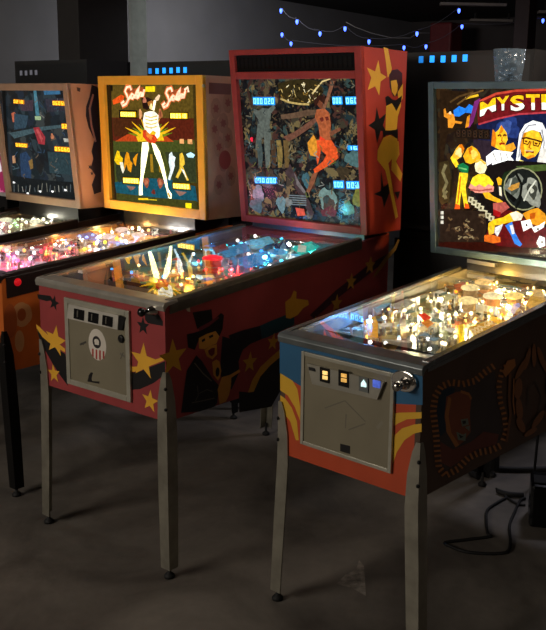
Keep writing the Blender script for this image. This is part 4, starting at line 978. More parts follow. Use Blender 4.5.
    A.poly([(284,14),(304,20),(326,60),(344,120),(358,190),(366,240),(384,270),(382,290),(368,288),(362,260),(346,200),(326,130),(300,70)], HOT)
    A.stroke([(366,262),(376,284)], .012, (230,160,60))
    A.disc((258,210), .046, .052, (166,84,56)); A.disc((328,212), .046, .052, (166,84,56)); A.disc((258,210), .026, .03, (196,120,84)); A.disc((328,212), .026, .03, (196,120,84)); A.disc((294,258), .03, .026, (110,40,30))
    YL, OR = ((255,206,20),1.1), ((246,160,20),1.)
    for pts, c in (([(104,80),(114,52),(124,56),(128,76),(142,90),(140,112),(128,124),(112,120),(100,100)], YL), ([(126,110),(142,110),(150,150),(142,166),(132,140)], ((255,250,220),1.1)),
                   ([(152,88),(160,58),(172,66),(178,100),(190,116),(182,160),(168,150),(160,120),(150,150),(148,120)], OR), ([(192,94),(206,74),(216,66),(206,130),(196,116)], OR),
                   ([(372,70),(384,58),(392,78),(404,86),(398,110),(400,130),(390,160),(376,200),(366,196),(378,150),(370,110)], ((236,250,250),1.2)),
                   ([(424,70),(436,62),(446,84),(450,120),(440,130),(456,170),(470,200),(460,202),(436,150),(416,190),(404,184),(424,140)], ((246,200,60),1.1)), ([(430,140),(446,150),(462,196),(440,160)], ((255,255,240),1.2)),
                   ([(456,70),(480,60),(500,74),(492,88),(466,86)], ((190,236,255),1.4))): A.poly(pts, c)
    A.poly([(160,226),(206,232),(196,244),(180,250)], (150,110,96)); A.poly([(400,250),(460,258),(440,272),(424,278)], (150,110,96))
    A.conv = crop(95, 70, 4.964)
    A.poly([(424,342),(444,342),(446,366),(424,364)], ((255,180,110),1.)); A.poly([(464,343),(486,344),(488,368),(464,366)], ((255,180,110),1.))
    A.poly([(80,76),(92,76),(92,104),(82,104)], (10,8,6))
    gb.build('backglass', bx)
    Y_ON, Y_DIM = lamp((255,240,120), 2.4), glow((236,186,18), 1.5)
    DKB = mat('display_surround', (18,12,8), .3)
    def disp(cv, q, n, t, g=6):
        (a,b),(c,d),(e,f),(h,i) = q
        wn = MB(); wn.slab([m.lift(*cv(*p), P0, N0)+N0*.005 for p in ((a-g,b-g),(c+g,d-g),(e+g,f+g),(h-g,i+g))], N0, .003, DKB); wn.build('display_surround', bx)
        digits_display(m, (P0+N0*.0055, N0), [cv(*p) for p in q], n, Y_ON, Y_DIM, bx, lit=t)
    c1, c2 = crop(95,70,4.964), crop(95,140,4.964)
    disp(c1, [(131,206),(203,208),(204,234),(132,232)], 6, '050280', 8); disp(c1, [(378,213),(459,214),(460,242),(379,241)], 6, '060510', 5)
    disp(c2, [(143,186),(219,190),(221,218),(145,213)], 6, '080280', 5); disp(c2, [(391,213),(471,218),(474,246),(393,240)], 6, '050860', 5)
    # playfield
    bm_ = collage('showgirl_playfield_print', [(190,120,120),(230,200,190),(120,60,80),(200,150,60),(150,170,200),(220,190,150),(90,70,90),(240,230,220)], 17, 0, rough=.25)
    pf, P, N, zp = playfield(m, root, bm_, d0=.042, d1=.052); fd = Field(m, pf, P, N, zp)
    PK, RD, BL, WH, YL_, OR_ = (255,120,190), (255,60,80), (130,160,255), (255,250,240), (255,220,60), (255,180,100)
    cv = crop(0, 200, 4.964)
    pl2 = lambda q, c, s, h=.03: fd.plastic([cv(*p) for p in q], glow(c, s), h)
    pl2([(0,236),(30,228),(34,250),(0,262)], (240,110,150), 1.); pl2([(140,240),(200,222),(240,232),(180,262)], (220,90,90), .9); pl2([(250,226),(330,205),(352,215),(280,245)], (236,180,180), .9)
    pl2([(384,246),(430,232),(446,240),(400,260)], (255,220,20), 1.15); pl2([(376,176),(440,160),(500,170),(410,200)], (150,160,240), .9); pl2([(20,270),(70,256),(84,270),(40,290)], (220,120,220), .9)
    pl2([(60,250),(120,236),(130,248),(80,262)], (250,230,230), 1.); pl2([(210,220),(250,208),(262,216),(226,232)], (230,80,80), .9)
    cv2 = crop(90, 210, 4.964)
    pl3 = lambda q, c, s, h=.03: fd.plastic([cv2(*p) for p in q], glow(c, s), h)
    pl3([(90,130),(150,112),(180,124),(110,146)], (250,220,120), 1.); pl3([(150,120),(200,100),(230,110),(180,130)], (255,236,190), 1.); pl3([(250,95),(300,85),(350,100),(290,118)], (220,140,120), .8); pl3([(0,150),(40,140),(60,152),(20,168)], (170,180,250), .9)
    pl3([(210,80),(240,76),(246,92),(220,98)], (230,200,160), .9)
    for x, y, c, e in ((40,275,PK,6),(85,262,WH,6),(70,285,PK,5),(20,250,RD,5),(160,240,WH,5),(170,262,WH,4),(205,255,RD,5),(225,240,RD,4),(275,222,WH,6),(300,230,WH,5),(330,216,WH,5),(345,240,OR_,4),(395,182,BL,5),(410,200,WH,5),(430,186,BL,5),(485,205,WH,7),(480,190,BL,5),
                       (460,175,BL,4),(420,245,YL_,5),(500,180,WH,4),(530,185,OR_,4),(120,250,OR_,4),(150,290,WH,4),(90,300,PK,3),(250,240,RD,4),(470,215,YL_,3)):
        p = fd.base(*cv(x,y), .03)
        if fd.ok(p): fd.bulb(p, c, e, .03, .0085)
    for x, y, c, e in ((40,155,BL,6),(30,165,WH,5),(110,110,WH,4),(130,140,YL_,5),(160,125,WH,5),(190,115,WH,5),(210,90,WH,4),(245,90,WH,3),(230,120,OR_,4),(260,105,WH,3),(80,140,WH,4),(75,160,YL_,4),(290,100,OR_,3),(150,145,OR_,4)):
        p = fd.base(*cv2(x,y), .03)
        if fd.ok(p): fd.bulb(p, c, e, .03, .0085)
    for i in range(60):
        p = P + Vector((random.uniform(-.24,.24), random.uniform(.15,1.1), 0)); p.z = zp(p.y)
        fd.post(p, random.uniform(.03,.042), random.choice([WHITEPL, WHITEPL, STEEL, mat('rose_post',(220,110,120),.3)]), .006)
    for i in range(6): fd.target(P + Vector((-.06+i*.024, .7, zp(.7+P.y)-P.z)), WHITEPL)
    fd.fill(44, lambda v: [(240,120,170),(220,90,150),(250,220,235)] if v < .3 else ([(240,90,90),(250,190,180),(255,240,235),(200,70,80)] if v < .55 else [(150,170,250),(240,240,255),(250,210,120),(255,245,225)] if v < .8 else [(250,220,150),(255,245,220),(230,150,90)]), .12, .98, .034, 1., 26, 5., .006)
    for u, v in ((-.08,.85),(.1,.8),(.0,.7)): fd.bumper(P+Vector((u,v,zp(v+P.y)-P.z)), (255,220,200), .9, WHITEPL, .036)
    for q in ([(40,262),(120,240),(220,215)], [(370,200),(440,182),(520,166)]): fd.wire([cv(*p) for p in q], .003)
    for u, v, c, w in ((0,.2,PK,.7),(.05,.4,RD,.7),(.1,.55,WH,.8),(-.1,.45,OR_,.8),(.1,.72,BL,.9),(-.1,.75,OR_,.8),(.05,.95,WH,.8),(-.12,.98,OR_,.7),(-.22,.3,OR_,.6),(-.22,.6,OR_,.6),(-.22,.85,(255,230,150),.7),(.15,1.0,WH,.8)): fd.light(P+Vector((u, v, zp(v+P.y)-P.z)), c, w*2.4)
    return root
build_showgirl()

# ================= the tan machine at the left, and its half hidden neighbour
def build_tan():
    m = mA
    root = empty('pinball_machine', (m.x, m.y, 0), m.a, 'pinball machine with a tan backbox, dark blue picture and amber score windows', 'pinball machine', ROW)
    BRN = mat('brown_cabinet_paint', (66,44,34), .5, var=.2)
    cabinet(m, root, BRN, BRN, mat('pale_wood_inner', (190,150,110), .35))
    trims(m, root, mat('dark_brown_rail', (34,24,22), .4), mat('dark_lockbar', (46,40,38), .35, .5), .022, .06, 1.03)
    for su in (-1, 1):
        for fr in (True, False): make_leg(m, su, fr, root, mat('black_leg_steel', (22,21,21), .4, .5))
    TAN = mat('tan_backbox_paint', (176,128,94), .5, var=.12, scale=6)
    def bside(A):
        A.conv = crop(0, 80, 4.2)
        DK = (34, 28, 34)
        A.poly([(385,20),(410,30),(425,60),(425,470),(395,480),(385,440),(400,400),(380,370),(392,330),(384,300),(396,250),(372,200),(360,150),(362,110),(376,70)], DK)
        A.stroke([(392,60),(376,120),(384,190),(402,260)], .012, (150,110,90)); A.star((378,365), .016, DK, .3); A.star((386,392), .014, DK, .1)
        A.poly([(322,30),(338,34),(336,50),(324,46)], (60,40,30))
    FRM = mat('tan_frame_paint', (166,134,108), .42, var=.1)
    bx, pl, gi = backbox(m, root, TAN, FRM, .036, .040, side_in=bside)
    gb = MB(); P0, N0 = pl
    glass_base(gb, gi, P0, collage('night_scene_print', [(24,34,40),(36,44,50),(20,24,28),(44,58,64),(30,40,52),(56,62,62),(28,30,30),(22,34,38)], 17, .85))
    A = Art(m, P0, N0, gb, crop(0, 80, 4.2), kind=lambda c, s=.9: glow(c, s), dk=.65)
    A.poly([(180,32),(250,30),(254,60),(186,62)], (60,112,150)); A.poly([(140,36),(152,40),(166,150),(150,150)], (74,128,146)); A.poly([(146,152),(172,152),(172,168),(148,168)], (170,196,150))
    A.poly([(40,222),(180,196),(290,184),(292,196),(180,212),(60,246)], (70,92,98)); A.poly([(140,200),(164,198),(190,240),(188,272),(162,268)], (166,54,62)); A.poly([(150,208),(160,206),(180,246),(176,262)], (196,84,84))
    A.poly([(48,140),(60,134),(76,150),(72,180),(54,176)], (196,104,74)); A.disc((220,237), .022, .022, (206,130,92)); A.disc((122,116), .02, .014, (180,160,140))
    A.poly([(84,310),(110,300),(130,330),(132,430),(104,440),(88,400)], (44,66,96)); A.poly([(120,340),(136,330),(140,370),(128,376)], (140,110,60)); A.poly([(52,320),(64,316),(66,348),(54,350)], (200,150,110))
    A.poly([(266,244),(300,248),(310,262),(270,260)], (190,190,180)); A.poly([(80,90),(140,84),(140,130),(90,130)], (70,56,66)); A.poly([(190,80),(270,76),(276,130),(200,134)], (54,52,62))
    A.poly([(40,400),(180,420),(330,430),(334,520),(50,478)], (26,30,32)); A.poly([(60,140),(120,150),(110,200),(60,210)], (52,74,88)); A.poly([(200,300),(310,310),(316,400),(210,390)], (46,66,72))
    for i in range(16):
        x = 60+i*17; A.stroke([(x,445+random.uniform(-14,6)),(x+random.uniform(-5,5),470)], .006, random.choice([(120,120,110),(160,160,150),(90,100,104)]))
    for x, y in ((118,476),(170,468),(222,468),(276,462),(60,430)): A.disc((x,y), .018, .009, ((250,250,250),1.2))
    for i in range(26):
        x, y = random.uniform(45,300), random.uniform(60,430)
        A.stroke([(x,y),(x+random.uniform(-14,14),y+random.uniform(4,18)),(x+random.uniform(-16,16),y+random.uniform(12,26))], random.uniform(.004,.008), random.choice([(70,90,98),(96,84,72),(52,70,90),(110,110,104)]))
    A.poly([(10,30),(24,30),(46,478),(36,480)], (10,12,12))
    gb.build('backglass', bx)
    cv = crop(0, 80, 4.2); ON, DIM = lamp((255,214,60), 1.3), glow((234,140,18), 1.)
    for q, n, t in (([(60,80),(102,84),(103,101),(61,98)],4,'0210'), ([(224,86),(281,88),(282,109),(225,106)],5,'06050'), ([(262,182),(286,183),(287,206),(263,205)],2,'02'), ([(68,263),(116,267),(118,284),(70,280)],4,'0800'), ([(232,278),(298,282),(300,304),(234,299)],5,'05060')):
        digits_display(m, pl, [cv(*p) for p in q], n, ON, DIM, bx, lit=t)
    bm_ = collage('tan_machine_playfield_print', [(190,190,150),(230,226,200),(90,110,80),(150,130,90),(210,210,190),(60,70,60)], 17, 0, rough=.25)
    pf, P, N, zp = playfield(m, root, bm_, d0=.042, d1=.052); fd = Field(m, pf, P, N, zp)
    WH, GR = (255,250,225), (190,255,190); cv = crop(0, 200, 4.964)
    pl2 = lambda q, c, s: fd.plastic([cv(*p) for p in q], glow(c, s), .03)
    pl2([(100,104),(150,82),(250,86),(200,110)], (240,236,190), 1.); pl2([(0,118),(40,104),(60,112),(10,134)], (236,240,210), 1.1); pl2([(60,120),(90,108),(96,130),(66,138)], (150,170,110), .8)
    pl2([(10,132),(24,128),(26,148),(12,150)], (206,80,60), .8)
    for x, y, c, e in ((20,118,WH,6),(45,112,WH,5),(75,115,GR,4),(110,98,WH,6),(130,110,WH,5),(165,96,WH,5),(190,100,WH,4),(85,128,GR,4),(50,132,WH,3),(215,96,WH,4),(10,134,WH,4)):
        p = fd.base(*cv(x,y), .03)
        if fd.ok(p): fd.bulb(p, c, e, .03, .009)
    for i in range(40):
        p = P + Vector((random.uniform(-.24,.24), random.uniform(.3,1.05), 0)); p.z = zp(p.y); fd.post(p, random.uniform(.03,.042), WHITEPL, .006)
    fd.fill(26, lambda v: [(240,240,205),(200,220,170),(255,250,230),(130,150,100)], .4, .98, .034, .9, 26, 5., .008)
    for u, v in ((-.1,.8),(.1,.85)): fd.bumper(P+Vector((u,v,zp(v+P.y)-P.z)), (250,246,210), .9, WHITEPL, .036)
    for u, v, c, w in ((0,.5,WH,.6),(.1,.75,WH,.8),(-.1,.8,GR,.6),(0,.98,WH,.8)): fd.light(P+Vector((u, v, zp(v+P.y)-P.z)), c, w*2.4)
    return root
build_tan()

def build_far_left():
    o = mA.M @ Vector((-.725, .05, 0))
    m = Machine(o.x, o.y, mA.a, W=.56, ht=.90, hb=.53, bt=1.68, bb=1.06, Wb=.66, vb=1.02, rake=-.05, Db=.24, L=1.31, hr=1.02, hbr=.55)
    root = empty('pinball_machine', (m.x, m.y, 0), m.a, 'pinball machine at the photo edge left of the tan one, pink and white picture', 'pinball machine', ROW)
    BRN = mat('brown_cabinet_paint', (66,44,34), .5, var=.2)
    cabinet(m, root, BRN, BRN, BRN); trims(m, root, DARKMETAL, DARKMETAL)
    for su in (-1, 1):
        for fr in (True, False): make_leg(m, su, fr, root, mat('black_leg_steel', (22,21,21), .4, .5))
    bx, pl, gi = backbox(m, root, BRN, mat('pale_frame_paint', (190,184,180), .4), .02)
    gb = MB(); glass_base(gb, gi, pl[0], collage('pink_white_print', [(226,120,160),(240,236,240),(150,40,80),(230,190,210),(70,40,60)], 9, .8)); gb.build('backglass', bx)
    playfield(m, root, mat('pale_board', (170,160,140), .4))
build_far_left()

def back_machine(host, du, gap, label, vents, bt, col, L=1.3, wb=None):
    """a machine of the next row, seen from behind: its dark backbox back with a row of lit vent holes"""
    a = host.a + PI
    o = host.M @ Vector((du, host.L+gap+L, 0))
    m = Machine(o.x, o.y, a, W=.56, ht=.91, hb=.53, bt=bt, bb=1.06, Wb=wb or .70, vb=1.02, rake=-.03, Db=.28, L=L, hr=1.02, hbr=.55)
    root = empty('pinball_machine', (m.x, m.y, 0), a, label, 'pinball machine', 'dark machines backing onto the lit row')
    DKC = mat('dark_back_paint', (30,27,25), .6, var=.25)
    cabinet(m, root, DKC, DKC, DKC); trims(m, root, DARKMETAL, DARKMETAL)
    for su in (-1, 1):
        for fr in (True, False): make_leg(m, su, fr, root, mat('black_leg_steel', (22,21,21), .4, .5))
    bx, pl, gi = backbox(m, root, DKC, DARKMETAL, .03)
    gb = MB(); glass_base(gb, gi, pl[0], glow((30,40,60), .5)); gb.build('backglass', bx)
    vb_ = m.vb+m.Db
    for i, px in enumerate(vents):
        c = m.lift(px[0], px[1], (0, vb_+.002, 1), (0, 1, 0))
        mb = MB(); mb.box(c.x-.011, c.x+.011, vb_-.001, vb_+.003, c.z-.014, c.z+.014, lamp((40,150,255), 1.6 if i else .6) if host is not mA else lamp((120,120,130), .35)); mb.build('lit_vent', bx)
    playfield(m, root, DKC)
    return root, m
back_machine(mD, -.59, .10, 'unlit back of a dark machine with five blue vents, between the red and MYSTIC machines', [(421,59.5),(432,59),(443,59),(454,58.5),(465,58)], 1.83, None, wb=.74)
back_machine(mC, -.10, .10, 'dark backbox with six blue vents behind the yellow framed machine', [(150,71),(157,71),(164,70.5),(171,70.5),(178,70),(185,70)], 1.81, None)
back_machine(mA, -.45, .10, 'dark backbox with tiny pale vents behind the tan machine at left', [(21,73),(26,73),(31,72.5),(36,72.5)], 1.83, None)

# ------------------------------------------------------------------ room, aligned with the machines' sides
E1, E2 = Vector((.6, .8, 0)), Vector((.8, -.6, 0)); K = Vector((1.07, 11.2, 0)); H = 2.6; LW, WW_ = 15., 9.
def corner(a, b, z=0): return K - E1*a + E2*b + Vector((0, 0, z))
def floor_mat():
    m = bpy.data.materials.new('worn_dark_concrete'); m.use_nodes = True; nt = m.node_tree; b = nt.nodes['Principled BSDF']
    tc = nt.nodes.new('ShaderNodeTexCoord')
    n1 = nt.nodes.new('ShaderNodeTexNoise'); n1.inputs['Scale'].default_value = 1.6; n1.inputs['Detail'].default_value = 7; n1.inputs['Roughness'].default_value = .62; n1.inputs['Distortion'].default_value = .6
    n2 = nt.nodes.new('ShaderNodeTexNoise'); n2.inputs['Scale'].default_value = 22; n2.inputs['Detail'].default_value = 4
    r = nt.nodes.new('ShaderNodeValToRGB'); r.color_ramp.elements[0].position = .32; r.color_ramp.elements[1].position = .72
    r.color_ramp.elements[0].color = lin((82,76,70))+(1,); r.color_ramp.elements[1].color = lin((144,136,126))+(1,)
    mx = nt.nodes.new('ShaderNodeMixRGB'); mx.blend_type = 'MULTIPLY'; mx.inputs['Fac'].default_value = .25
    nt.links.new(tc.outputs['Object'], n1.inputs['Vector']); nt.links.new(tc.outputs['Object'], n2.inputs['Vector'])
    nt.links.new(n1.outputs['Fac'], r.inputs['Fac']); nt.links.new(r.outputs['Color'], mx.inputs['Color1']); nt.links.new(n2.outputs['Fac'], mx.inputs['Color2'])
    nt.links.new(mx.outputs['Color'], b.inputs['Base Color'])
    rr = nt.nodes.new('ShaderNodeMapRange'); rr.inputs['To Min'].default_value = .42; rr.inputs['To Max'].default_value = .7
    nt.links.new(n1.outputs['Fac'], rr.inputs['Value']); nt.links.new(rr.outputs['Result'], b.inputs['Roughness'])
    bp = nt.nodes.new('ShaderNodeBump'); bp.inputs['Strength'].default_value = .15; bp.inputs['Distance'].default_value = .01
    nt.links.new(n2.outputs['Fac'], bp.inputs['Height']); nt.links.new(bp.outputs['Normal'], b.inputs['Normal'])
    return m
def wallbox(name, p, q, z0, z1, t, m):
    """a wall from p to q, its thickness on the outside (right of p->q is the room)"""
    d = (q-p).normalized(); g = Vector((-d.y, d.x, 0))*t; up = Vector((0, 0, 1))
    a = [p+up*z0, q+up*z0, q+g+up*z0, p+g+up*z0]; mb = MB()
    mb.add(a+[v+up*(z1-z0) for v in a], [(0,1,5,4),(1,2,6,5),(2,3,7,6),(3,0,4,7),(4,5,6,7),(3,2,1,0)], m)
    return struct(mb.build(name))
mb = MB(); mb.add([corner(-.1,-.1), corner(LW+.1,-.1), corner(LW+.1,WW_+.1), corner(-.1,WW_+.1)], [(0,1,2,3)], floor_mat())
v = [Vector(p) for p in mb.v]; mb.add([p+Vector((0,0,-.1)) for p in v], [(3,2,1,0)], BLACK)
SC = mat('pale_concrete_patch', (150,142,132), .7, var=.5, scale=40)       # a paler, mottled patch
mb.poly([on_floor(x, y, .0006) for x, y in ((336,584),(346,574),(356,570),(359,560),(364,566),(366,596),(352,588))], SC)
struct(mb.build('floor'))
CEIL = mat('dark_ceiling_paint', (44,41,40), .8, var=.2)
mb = MB(); mb.add([corner(-.1,-.1,H), corner(LW+.1,-.1,H), corner(LW+.1,WW_+.1,H), corner(-.1,WW_+.1,H)], [(0,1,2,3)], CEIL)
v = [Vector(p) for p in mb.v]; mb.add([p+Vector((0,0,.1)) for p in v], [(3,2,1,0)], CEIL); struct(mb.build('ceiling'))
GREYW = mat('grey_wall_paint', (132,130,132), .85, var=.08, scale=3)
DARKW = mat('dark_wall_paint', (72,66,66), .85, var=.12, scale=3)
wallbox('wall_left', corner(LW,0), corner(0,0), 0, H, .1, GREYW)
wallbox('wall_back', corner(0,0), corner(0,WW_), 0, H, .1, DARKW)
wallbox('wall_right', corner(0,WW_), corner(LW,WW_), 0, H, .1, DARKW)
wallbox('wall_front', corner(LW,WW_), corner(LW,0), 0, H, .1, DARKW)
def pillar(name, p, w, d, z1, m, label, cat):
    mb = MB(); q = [p, p+E2*w, p+E2*w+E1*d, p+E1*d]
    mb.add([v+Vector((0,0,0)) for v in q]+[v+Vector((0,0,z1)) for v in q], [(0,1,5,4),(1,2,6,5),(2,3,7,6),(3,0,4,7),(4,5,6,7),(3,2,1,0)], m)
    return tag(mb.build(name, bevel=.006), label, cat)
pc = at(79, 40, 6.0); pc.z = 0
pillar('pillar', pc - E2*.21, .21, .41, H, mat('dark_brown_pillar', (40,34,31), .7), 'wide dark brown pillar by the left wall, above the tan machine', 'pillar')
pc = at(513, 40, 8.0); pc.z = 0
pillar('pillar', pc, .13, .16, H, mat('dark_red_pillar', (58,40,40), .6), 'narrow dark pillar rising behind the drinking glass at right', 'pillar')
# ribbed pale strip on the wall right of the pillar
q = Vector((-.8, .6, 0))
def wall_hit(px, py):
    d = ray(px, py); o = Vector((0, 0, CH)); t = (K-o).dot(q)/d.dot(q); return o+d*t
w0, w1 = wall_hit(129, 40), wall_hit(144, 40); w0.z = w1.z = 0; d = (w1-w0); n = 14
prof = []
for i in range(2*n+1): prof.append(w0 + d*i/(2*n) - q*(.012 if i % 2 else .035))
mb = MB(); vs = [p+Vector((0,0,.02)) for p in prof]+[w1-q*.002+Vector((0,0,.02)), w0-q*.002+Vector((0,0,.02))]; k = len(vs)
mb.add(vs+[p+Vector((0,0,H-.04)) for p in vs], [(i,(i+1) % k,k+(i+1) % k,k+i) for i in range(k)]+[tuple(range(k))[::-1], tuple(k+i for i in range(k))], mat('pale_ribbed_metal', (176,180,174), .5, .2))
tag(mb.build('corrugated_panel'), 'narrow pale ribbed strip on the grey wall beside the dark pillar', 'wall panel')
# dull red board high on the back wall
def board(name, quad, dist, t, m, label, cat):
    pts = [at(x, y, dist) for x, y in quad]; mb = MB(); nn = Vector((0, -1, 0)); mb.slab(pts, nn, t, m); return tag(mb.build(name), label, cat)
c = at(446, 36, 10.2); mb = MB(); mb.box(-.13, .13, -.13, .13, 0, 1.2+c.z-.0-1.07, mat('dull_red_board', (120,40,44), .6))
ob = mb.build('red_booth', bevel=.02); ob.location = (c.x, c.y, 0); ob.rotation_euler.z = -.6435; tag(ob, 'dull dark red upright box far behind, seen above the dark backbox', 'booth')
# strings of small blue lights
def string_lights(pix, dist, label, wire_pts=None):
    P3 = [at(x, y, dd) for (x, y), dd in zip(pix, dist)]
    root = empty('string_light', P3[0], 0, label, 'string lights', 'blue string lights under the ceiling'); o = P3[0]
    wp = []
    for i in range(len(P3)-1):
        a, b = P3[i]-o, P3[i+1]-o
        for t in (0, .25, .5, .75): wp.append(a+(b-a)*t+Vector((0,0,.022-.03*math.sin(PI*t))))
    wp.append(P3[-1]-o+Vector((0,0,.022)))
    mb = MB(); mb.tube(wp, .0018, mat('grey_wire', (110,108,120), .6), 6); mb.build('wire', root)
    for p in P3:
        mb = MB(); mb.lathe(p-o, [(.003,-.026),(.010,-.014),(.012,-.002),(.008,.010)], lamp((70,100,255), 5.), 10); mb.lathe(p-o, [(.008,.010),(.008,.024)], BLACK, 8); mb.build('bulb', root)
string_lights([(281,10),(297,21),(320,33),(345,28),(369,41),(417,33),(459,10)], [7.6]*7, 'upper string of blue fairy lights over the red machine, running right to the pillar')
string_lights([(282,34),(291,43),(404,47),(426,46),(462,26),(543,20)], [8.2]*6, 'lower string of blue fairy lights just above the red backbox and dark machine')
# pale bare cord sagging over the red backbox
P3 = [at(x, y, 7.9) for x, y in ((346,22),(355,27),(371,33),(392,38),(410,38),(418,33),(430,33))]
mb = MB(); mb.tube([p-P3[0] for p in P3], .004, mat('pale_cord', (120,116,112), .6), 6); o = mb.build('cord'); o.location = P3[0]; tag(o, 'pale cord sagging along the wall above the red backbox', 'cord')
# ceiling fittings at the right
for (x0, y0, x1, y1, dd, lab) in ((440,6,506,3,8.6,'longer pale batten under the ceiling, left of the narrow pillar'), (470,21,512,20,10.0,'short thin batten low on the far ceiling edge at the narrow pillar'), (538,13,600,12,9.,'pale batten on the ceiling at the right edge of the photo')):
    a, b = at(x0, y0, dd), at(x1, y1, dd); mb = MB(); L = (b-a).length; z = (a.z+b.z)/2
    mb.box(0, L, -.04, .04, -.012, .012, mat('pale_batten', (150,140,134), .5)); mb.box(L*.1, L*.1+.02, -.01, .01, .01, H-z, DARKMETAL); mb.box(L*.9, L*.9+.02, -.01, .01, .01, H-z, DARKMETAL)
    o = mb.build('ceiling_batten', bevel=.002); o.location = (a.x, a.y, z); o.rotation_euler.z = math.atan2(b.y-a.y, b.x-a.x); tag(o, lab, 'ceiling fitting')

# ------------------------------------------------------------------ drinking glass on the MYSTIC backbox
def tumbler():
    zt = mD.bt + .0005
    N = Vector((0, 0, 1)); p = mD.lift(508, 81, (0, 0, zt), N)
    q = mD.lift(508, 81, (0, mD.vb+.08, 0), (0, 1, 0))
    loc = mD.M @ Vector((q.x, mD.vb+.08, zt))
    k = (loc-Vector((0,0,CH))).length/F; r1, r0, hh = 15.5*k, 12.5*k, 31*k
    prof = [(r0*.98, 0), (r0, .003), (r1, hh), (r1-.0025, hh), (r0-.004, .014), (.002, .012)]
    g = bpy.data.materials.new('pressed_glass'); g.use_nodes = True; b = g.node_tree.nodes['Principled BSDF']
    b.inputs['Base Color'].default_value = (.62, .82, 1, 1); b.inputs['Transmission Weight'].default_value = .8; b.inputs['Roughness'].default_value = .12; b.inputs['IOR'].default_value = 1.45  # pale blue base colour carries the blue light the glass catches
    tc = g.node_tree.nodes.new('ShaderNodeTexCoord'); nz = g.node_tree.nodes.new('ShaderNodeTexVoronoi'); nz.inputs['Scale'].default_value = 45
    bp = g.node_tree.nodes.new('ShaderNodeBump'); bp.inputs['Strength'].default_value = .8; bp.inputs['Distance'].default_value = .01
    g.node_tree.links.new(tc.outputs['Object'], nz.inputs['Vector']); g.node_tree.links.new(nz.outputs['Distance'], bp.inputs['Height']); g.node_tree.links.new(bp.outputs['Normal'], b.inputs['Normal'])
    mb = MB(); mb.lathe((0,0,0), prof, g, 20); o = mb.build('drinking_glass'); o.location = loc
    return tag(o, 'clear textured drinking glass standing on the MYSTIC backbox, blue light put into its colour', 'glass')
tumbler()

# ------------------------------------------------------------------ cables and box on the floor
def cable(pix, r, label, name='cable', z=None):
    pts = [on_floor(x, y, r) for x, y in pix]
    dense = []
    for i in range(len(pts)-1):
        p0, p1, p2, p3 = pts[max(i-1,0)], pts[i], pts[i+1], pts[min(i+2,len(pts)-1)]
        for t in (0,.2,.4,.6,.8):
            dense.append(.5*((2*p1)+(p2-p0)*t+(2*p0-5*p1+4*p2-p3)*t*t+(3*p1-p0-3*p2+p3)*t**3))
    dense.append(pts[-1]); o0 = pts[0]
    mb = MB(); mb.tube([p-o0 for p in dense], r, RUBBER, 8); o = mb.build(name); o.location = o0
    return tag(o, label, 'cable')
cv = crop(440, 440, 5.15)
cable([cv(*p) for p in ((345,295),(300,320),(245,360),(238,420),(245,480),(262,494),(240,500),(120,515),(25,528),(60,550),(130,575),(220,584),(300,584),(350,572),(362,520),(358,440),(385,370),(415,310),(440,300))], .006, 'black cable lying in a big loop on the floor under the MYSTIC machine')
cable([cv(*p) for p in ((296,262),(330,274),(370,281),(430,284))], .011, 'thick short black cable running to the black box on the floor')
cable([cv(*p) for p in ((200,192),(160,170),(180,150),(240,146),(330,150),(420,152),(560,150),(700,160))], .013, 'thick black cable lying far back along the floor behind the box')
cable([cv(*p) for p in ((290,250),(350,300),(400,330),(440,335))], .005, 'thin black cable crossing under the thick one by the box')
bc = on_floor(543, 529); mb = MB()
mb.box(-.055, .13, 0, .16, 0, .175, BLACKGLOSS)
o = mb.build('transformer_box', bevel=.012); o.location = bc; o.rotation_euler.z = -.2; tag(o, 'black box with cables standing on the floor at the right edge', 'box')
h_ = MB(); h_.box(-.045, .11, .02, .1, .175, .181, DARKMETAL); h_.build('top_plate', o)
a = on_floor(533, 487); mb = MB(); mb.tube([(0,0,.004), (.004,0,.2), (.012,0,.45), (.015,.0,.62)], .006, RUBBER, 8); o = mb.build('hanging_cord'); o.location = a
tag(o, 'thin black cord hanging straight down behind the MYSTIC machine', 'cord')

# ------------------------------------------------------------------ light of the room, plus unseen lamps added for brightness
def area(name, loc, target, size, watts, col):
    l = bpy.data.lights.new(name, 'AREA'); l.energy = watts; l.size = size; l.color = col
    o = bpy.data.objects.new(name, l); C.objects.link(o); o.location = loc
    o.rotation_euler = (Vector(target)-Vector(loc)).to_track_quat('-Z', 'Y').to_euler(); return o
area('unseen_lamp', (-3.6, .6, 2.5), (-.6, 2.8, .6), 1.6, 112, (1, .90, .78))
l = bpy.data.lights.new('ceiling_spot', 'SPOT'); l.energy = 60; l.color = (1, .82, .66); l.spot_size = math.radians(40); l.spot_blend = .6; l.shadow_soft_size = .12
o = bpy.data.objects.new('ceiling_spot', l); C.objects.link(o); o.location = (1.8, 3.2, 2.5)
o.rotation_euler = (Vector((.25, 3.75, 1.55))-Vector((1.8, 3.2, 2.5))).to_track_quat('-Z', 'Y').to_euler()
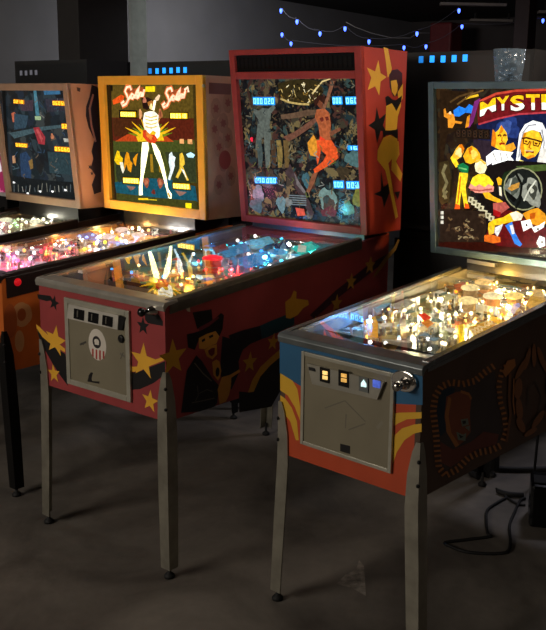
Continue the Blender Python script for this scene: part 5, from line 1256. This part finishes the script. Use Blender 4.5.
area('unseen_lamp', (3.0, .4, 2.5), (.8, 2.6, .6), .6, 7, (1, .84, .68))  # added weak fill for the MYSTIC machine's side
area('unseen_lamp', (-.6, 7.1, 2.55), (-.9, 7.8, 1.2), .5, 17, (.95, .97, 1))  # added to lift the grey wall right of the pillar
area('unseen_lamp', (-.1, 3.15, 2.55), (-.4, 4.0, .9), .6, 6, (1, .85, .7))  # added to brighten the yellow framed machine's backbox side
area('unseen_lamp', (-3.1, 4.6, 2.5), (-2.6, 5.8, 1.4), .4, 5, (.95, 1, .95))  # added to brighten the left end of the grey wall
area('unseen_lamp', (1.7, 4.7, 2.55), (1.5, 4.6, 0), .4, 15, (.9, .88, 1))  # added to throw light on the floor behind the MYSTIC machine
w = bpy.data.worlds.new('world'); bpy.context.scene.world = w; w.use_nodes = True
w.node_tree.nodes['Background'].inputs[0].default_value = (.9, .85, .8, 1); w.node_tree.nodes['Background'].inputs[1].default_value = .014

# ------------------------------------------------------------------ camera
cd = bpy.data.cameras.new('camera'); co = bpy.data.objects.new('camera', cd); C.objects.link(co)
cd.sensor_fit = 'HORIZONTAL'; cd.sensor_width = 36; cd.lens = F/546*36
cd.shift_x = (273-CX)/546; cd.shift_y = (CY-315)/546; cd.clip_start = .05
fwd = Vector((0, cp, -sp)); rgt = Vector((1, 0, 0)); upv = Vector((0, sp, cp))
r2 = rgt*cr - upv*(-sr)*-1 if False else rgt*cr + upv*sr
u2 = upv*cr - rgt*sr
co.matrix_world = Matrix(((r2.x, u2.x, -fwd.x, 0), (r2.y, u2.y, -fwd.y, 0), (r2.z, u2.z, -fwd.z, CH), (0, 0, 0, 1)))
sc = bpy.context.scene; sc.camera = co
sc.view_settings.view_transform = 'Standard'; sc.view_settings.look = 'None'; sc.view_settings.gamma = 1; sc.view_settings.exposure = 0
sc.view_settings.use_curve_mapping = False
sc.cycles.use_denoising = True; sc.cycles.max_bounces = 10; sc.cycles.transparent_max_bounces = 16; sc.cycles.sample_clamp_indirect = 4
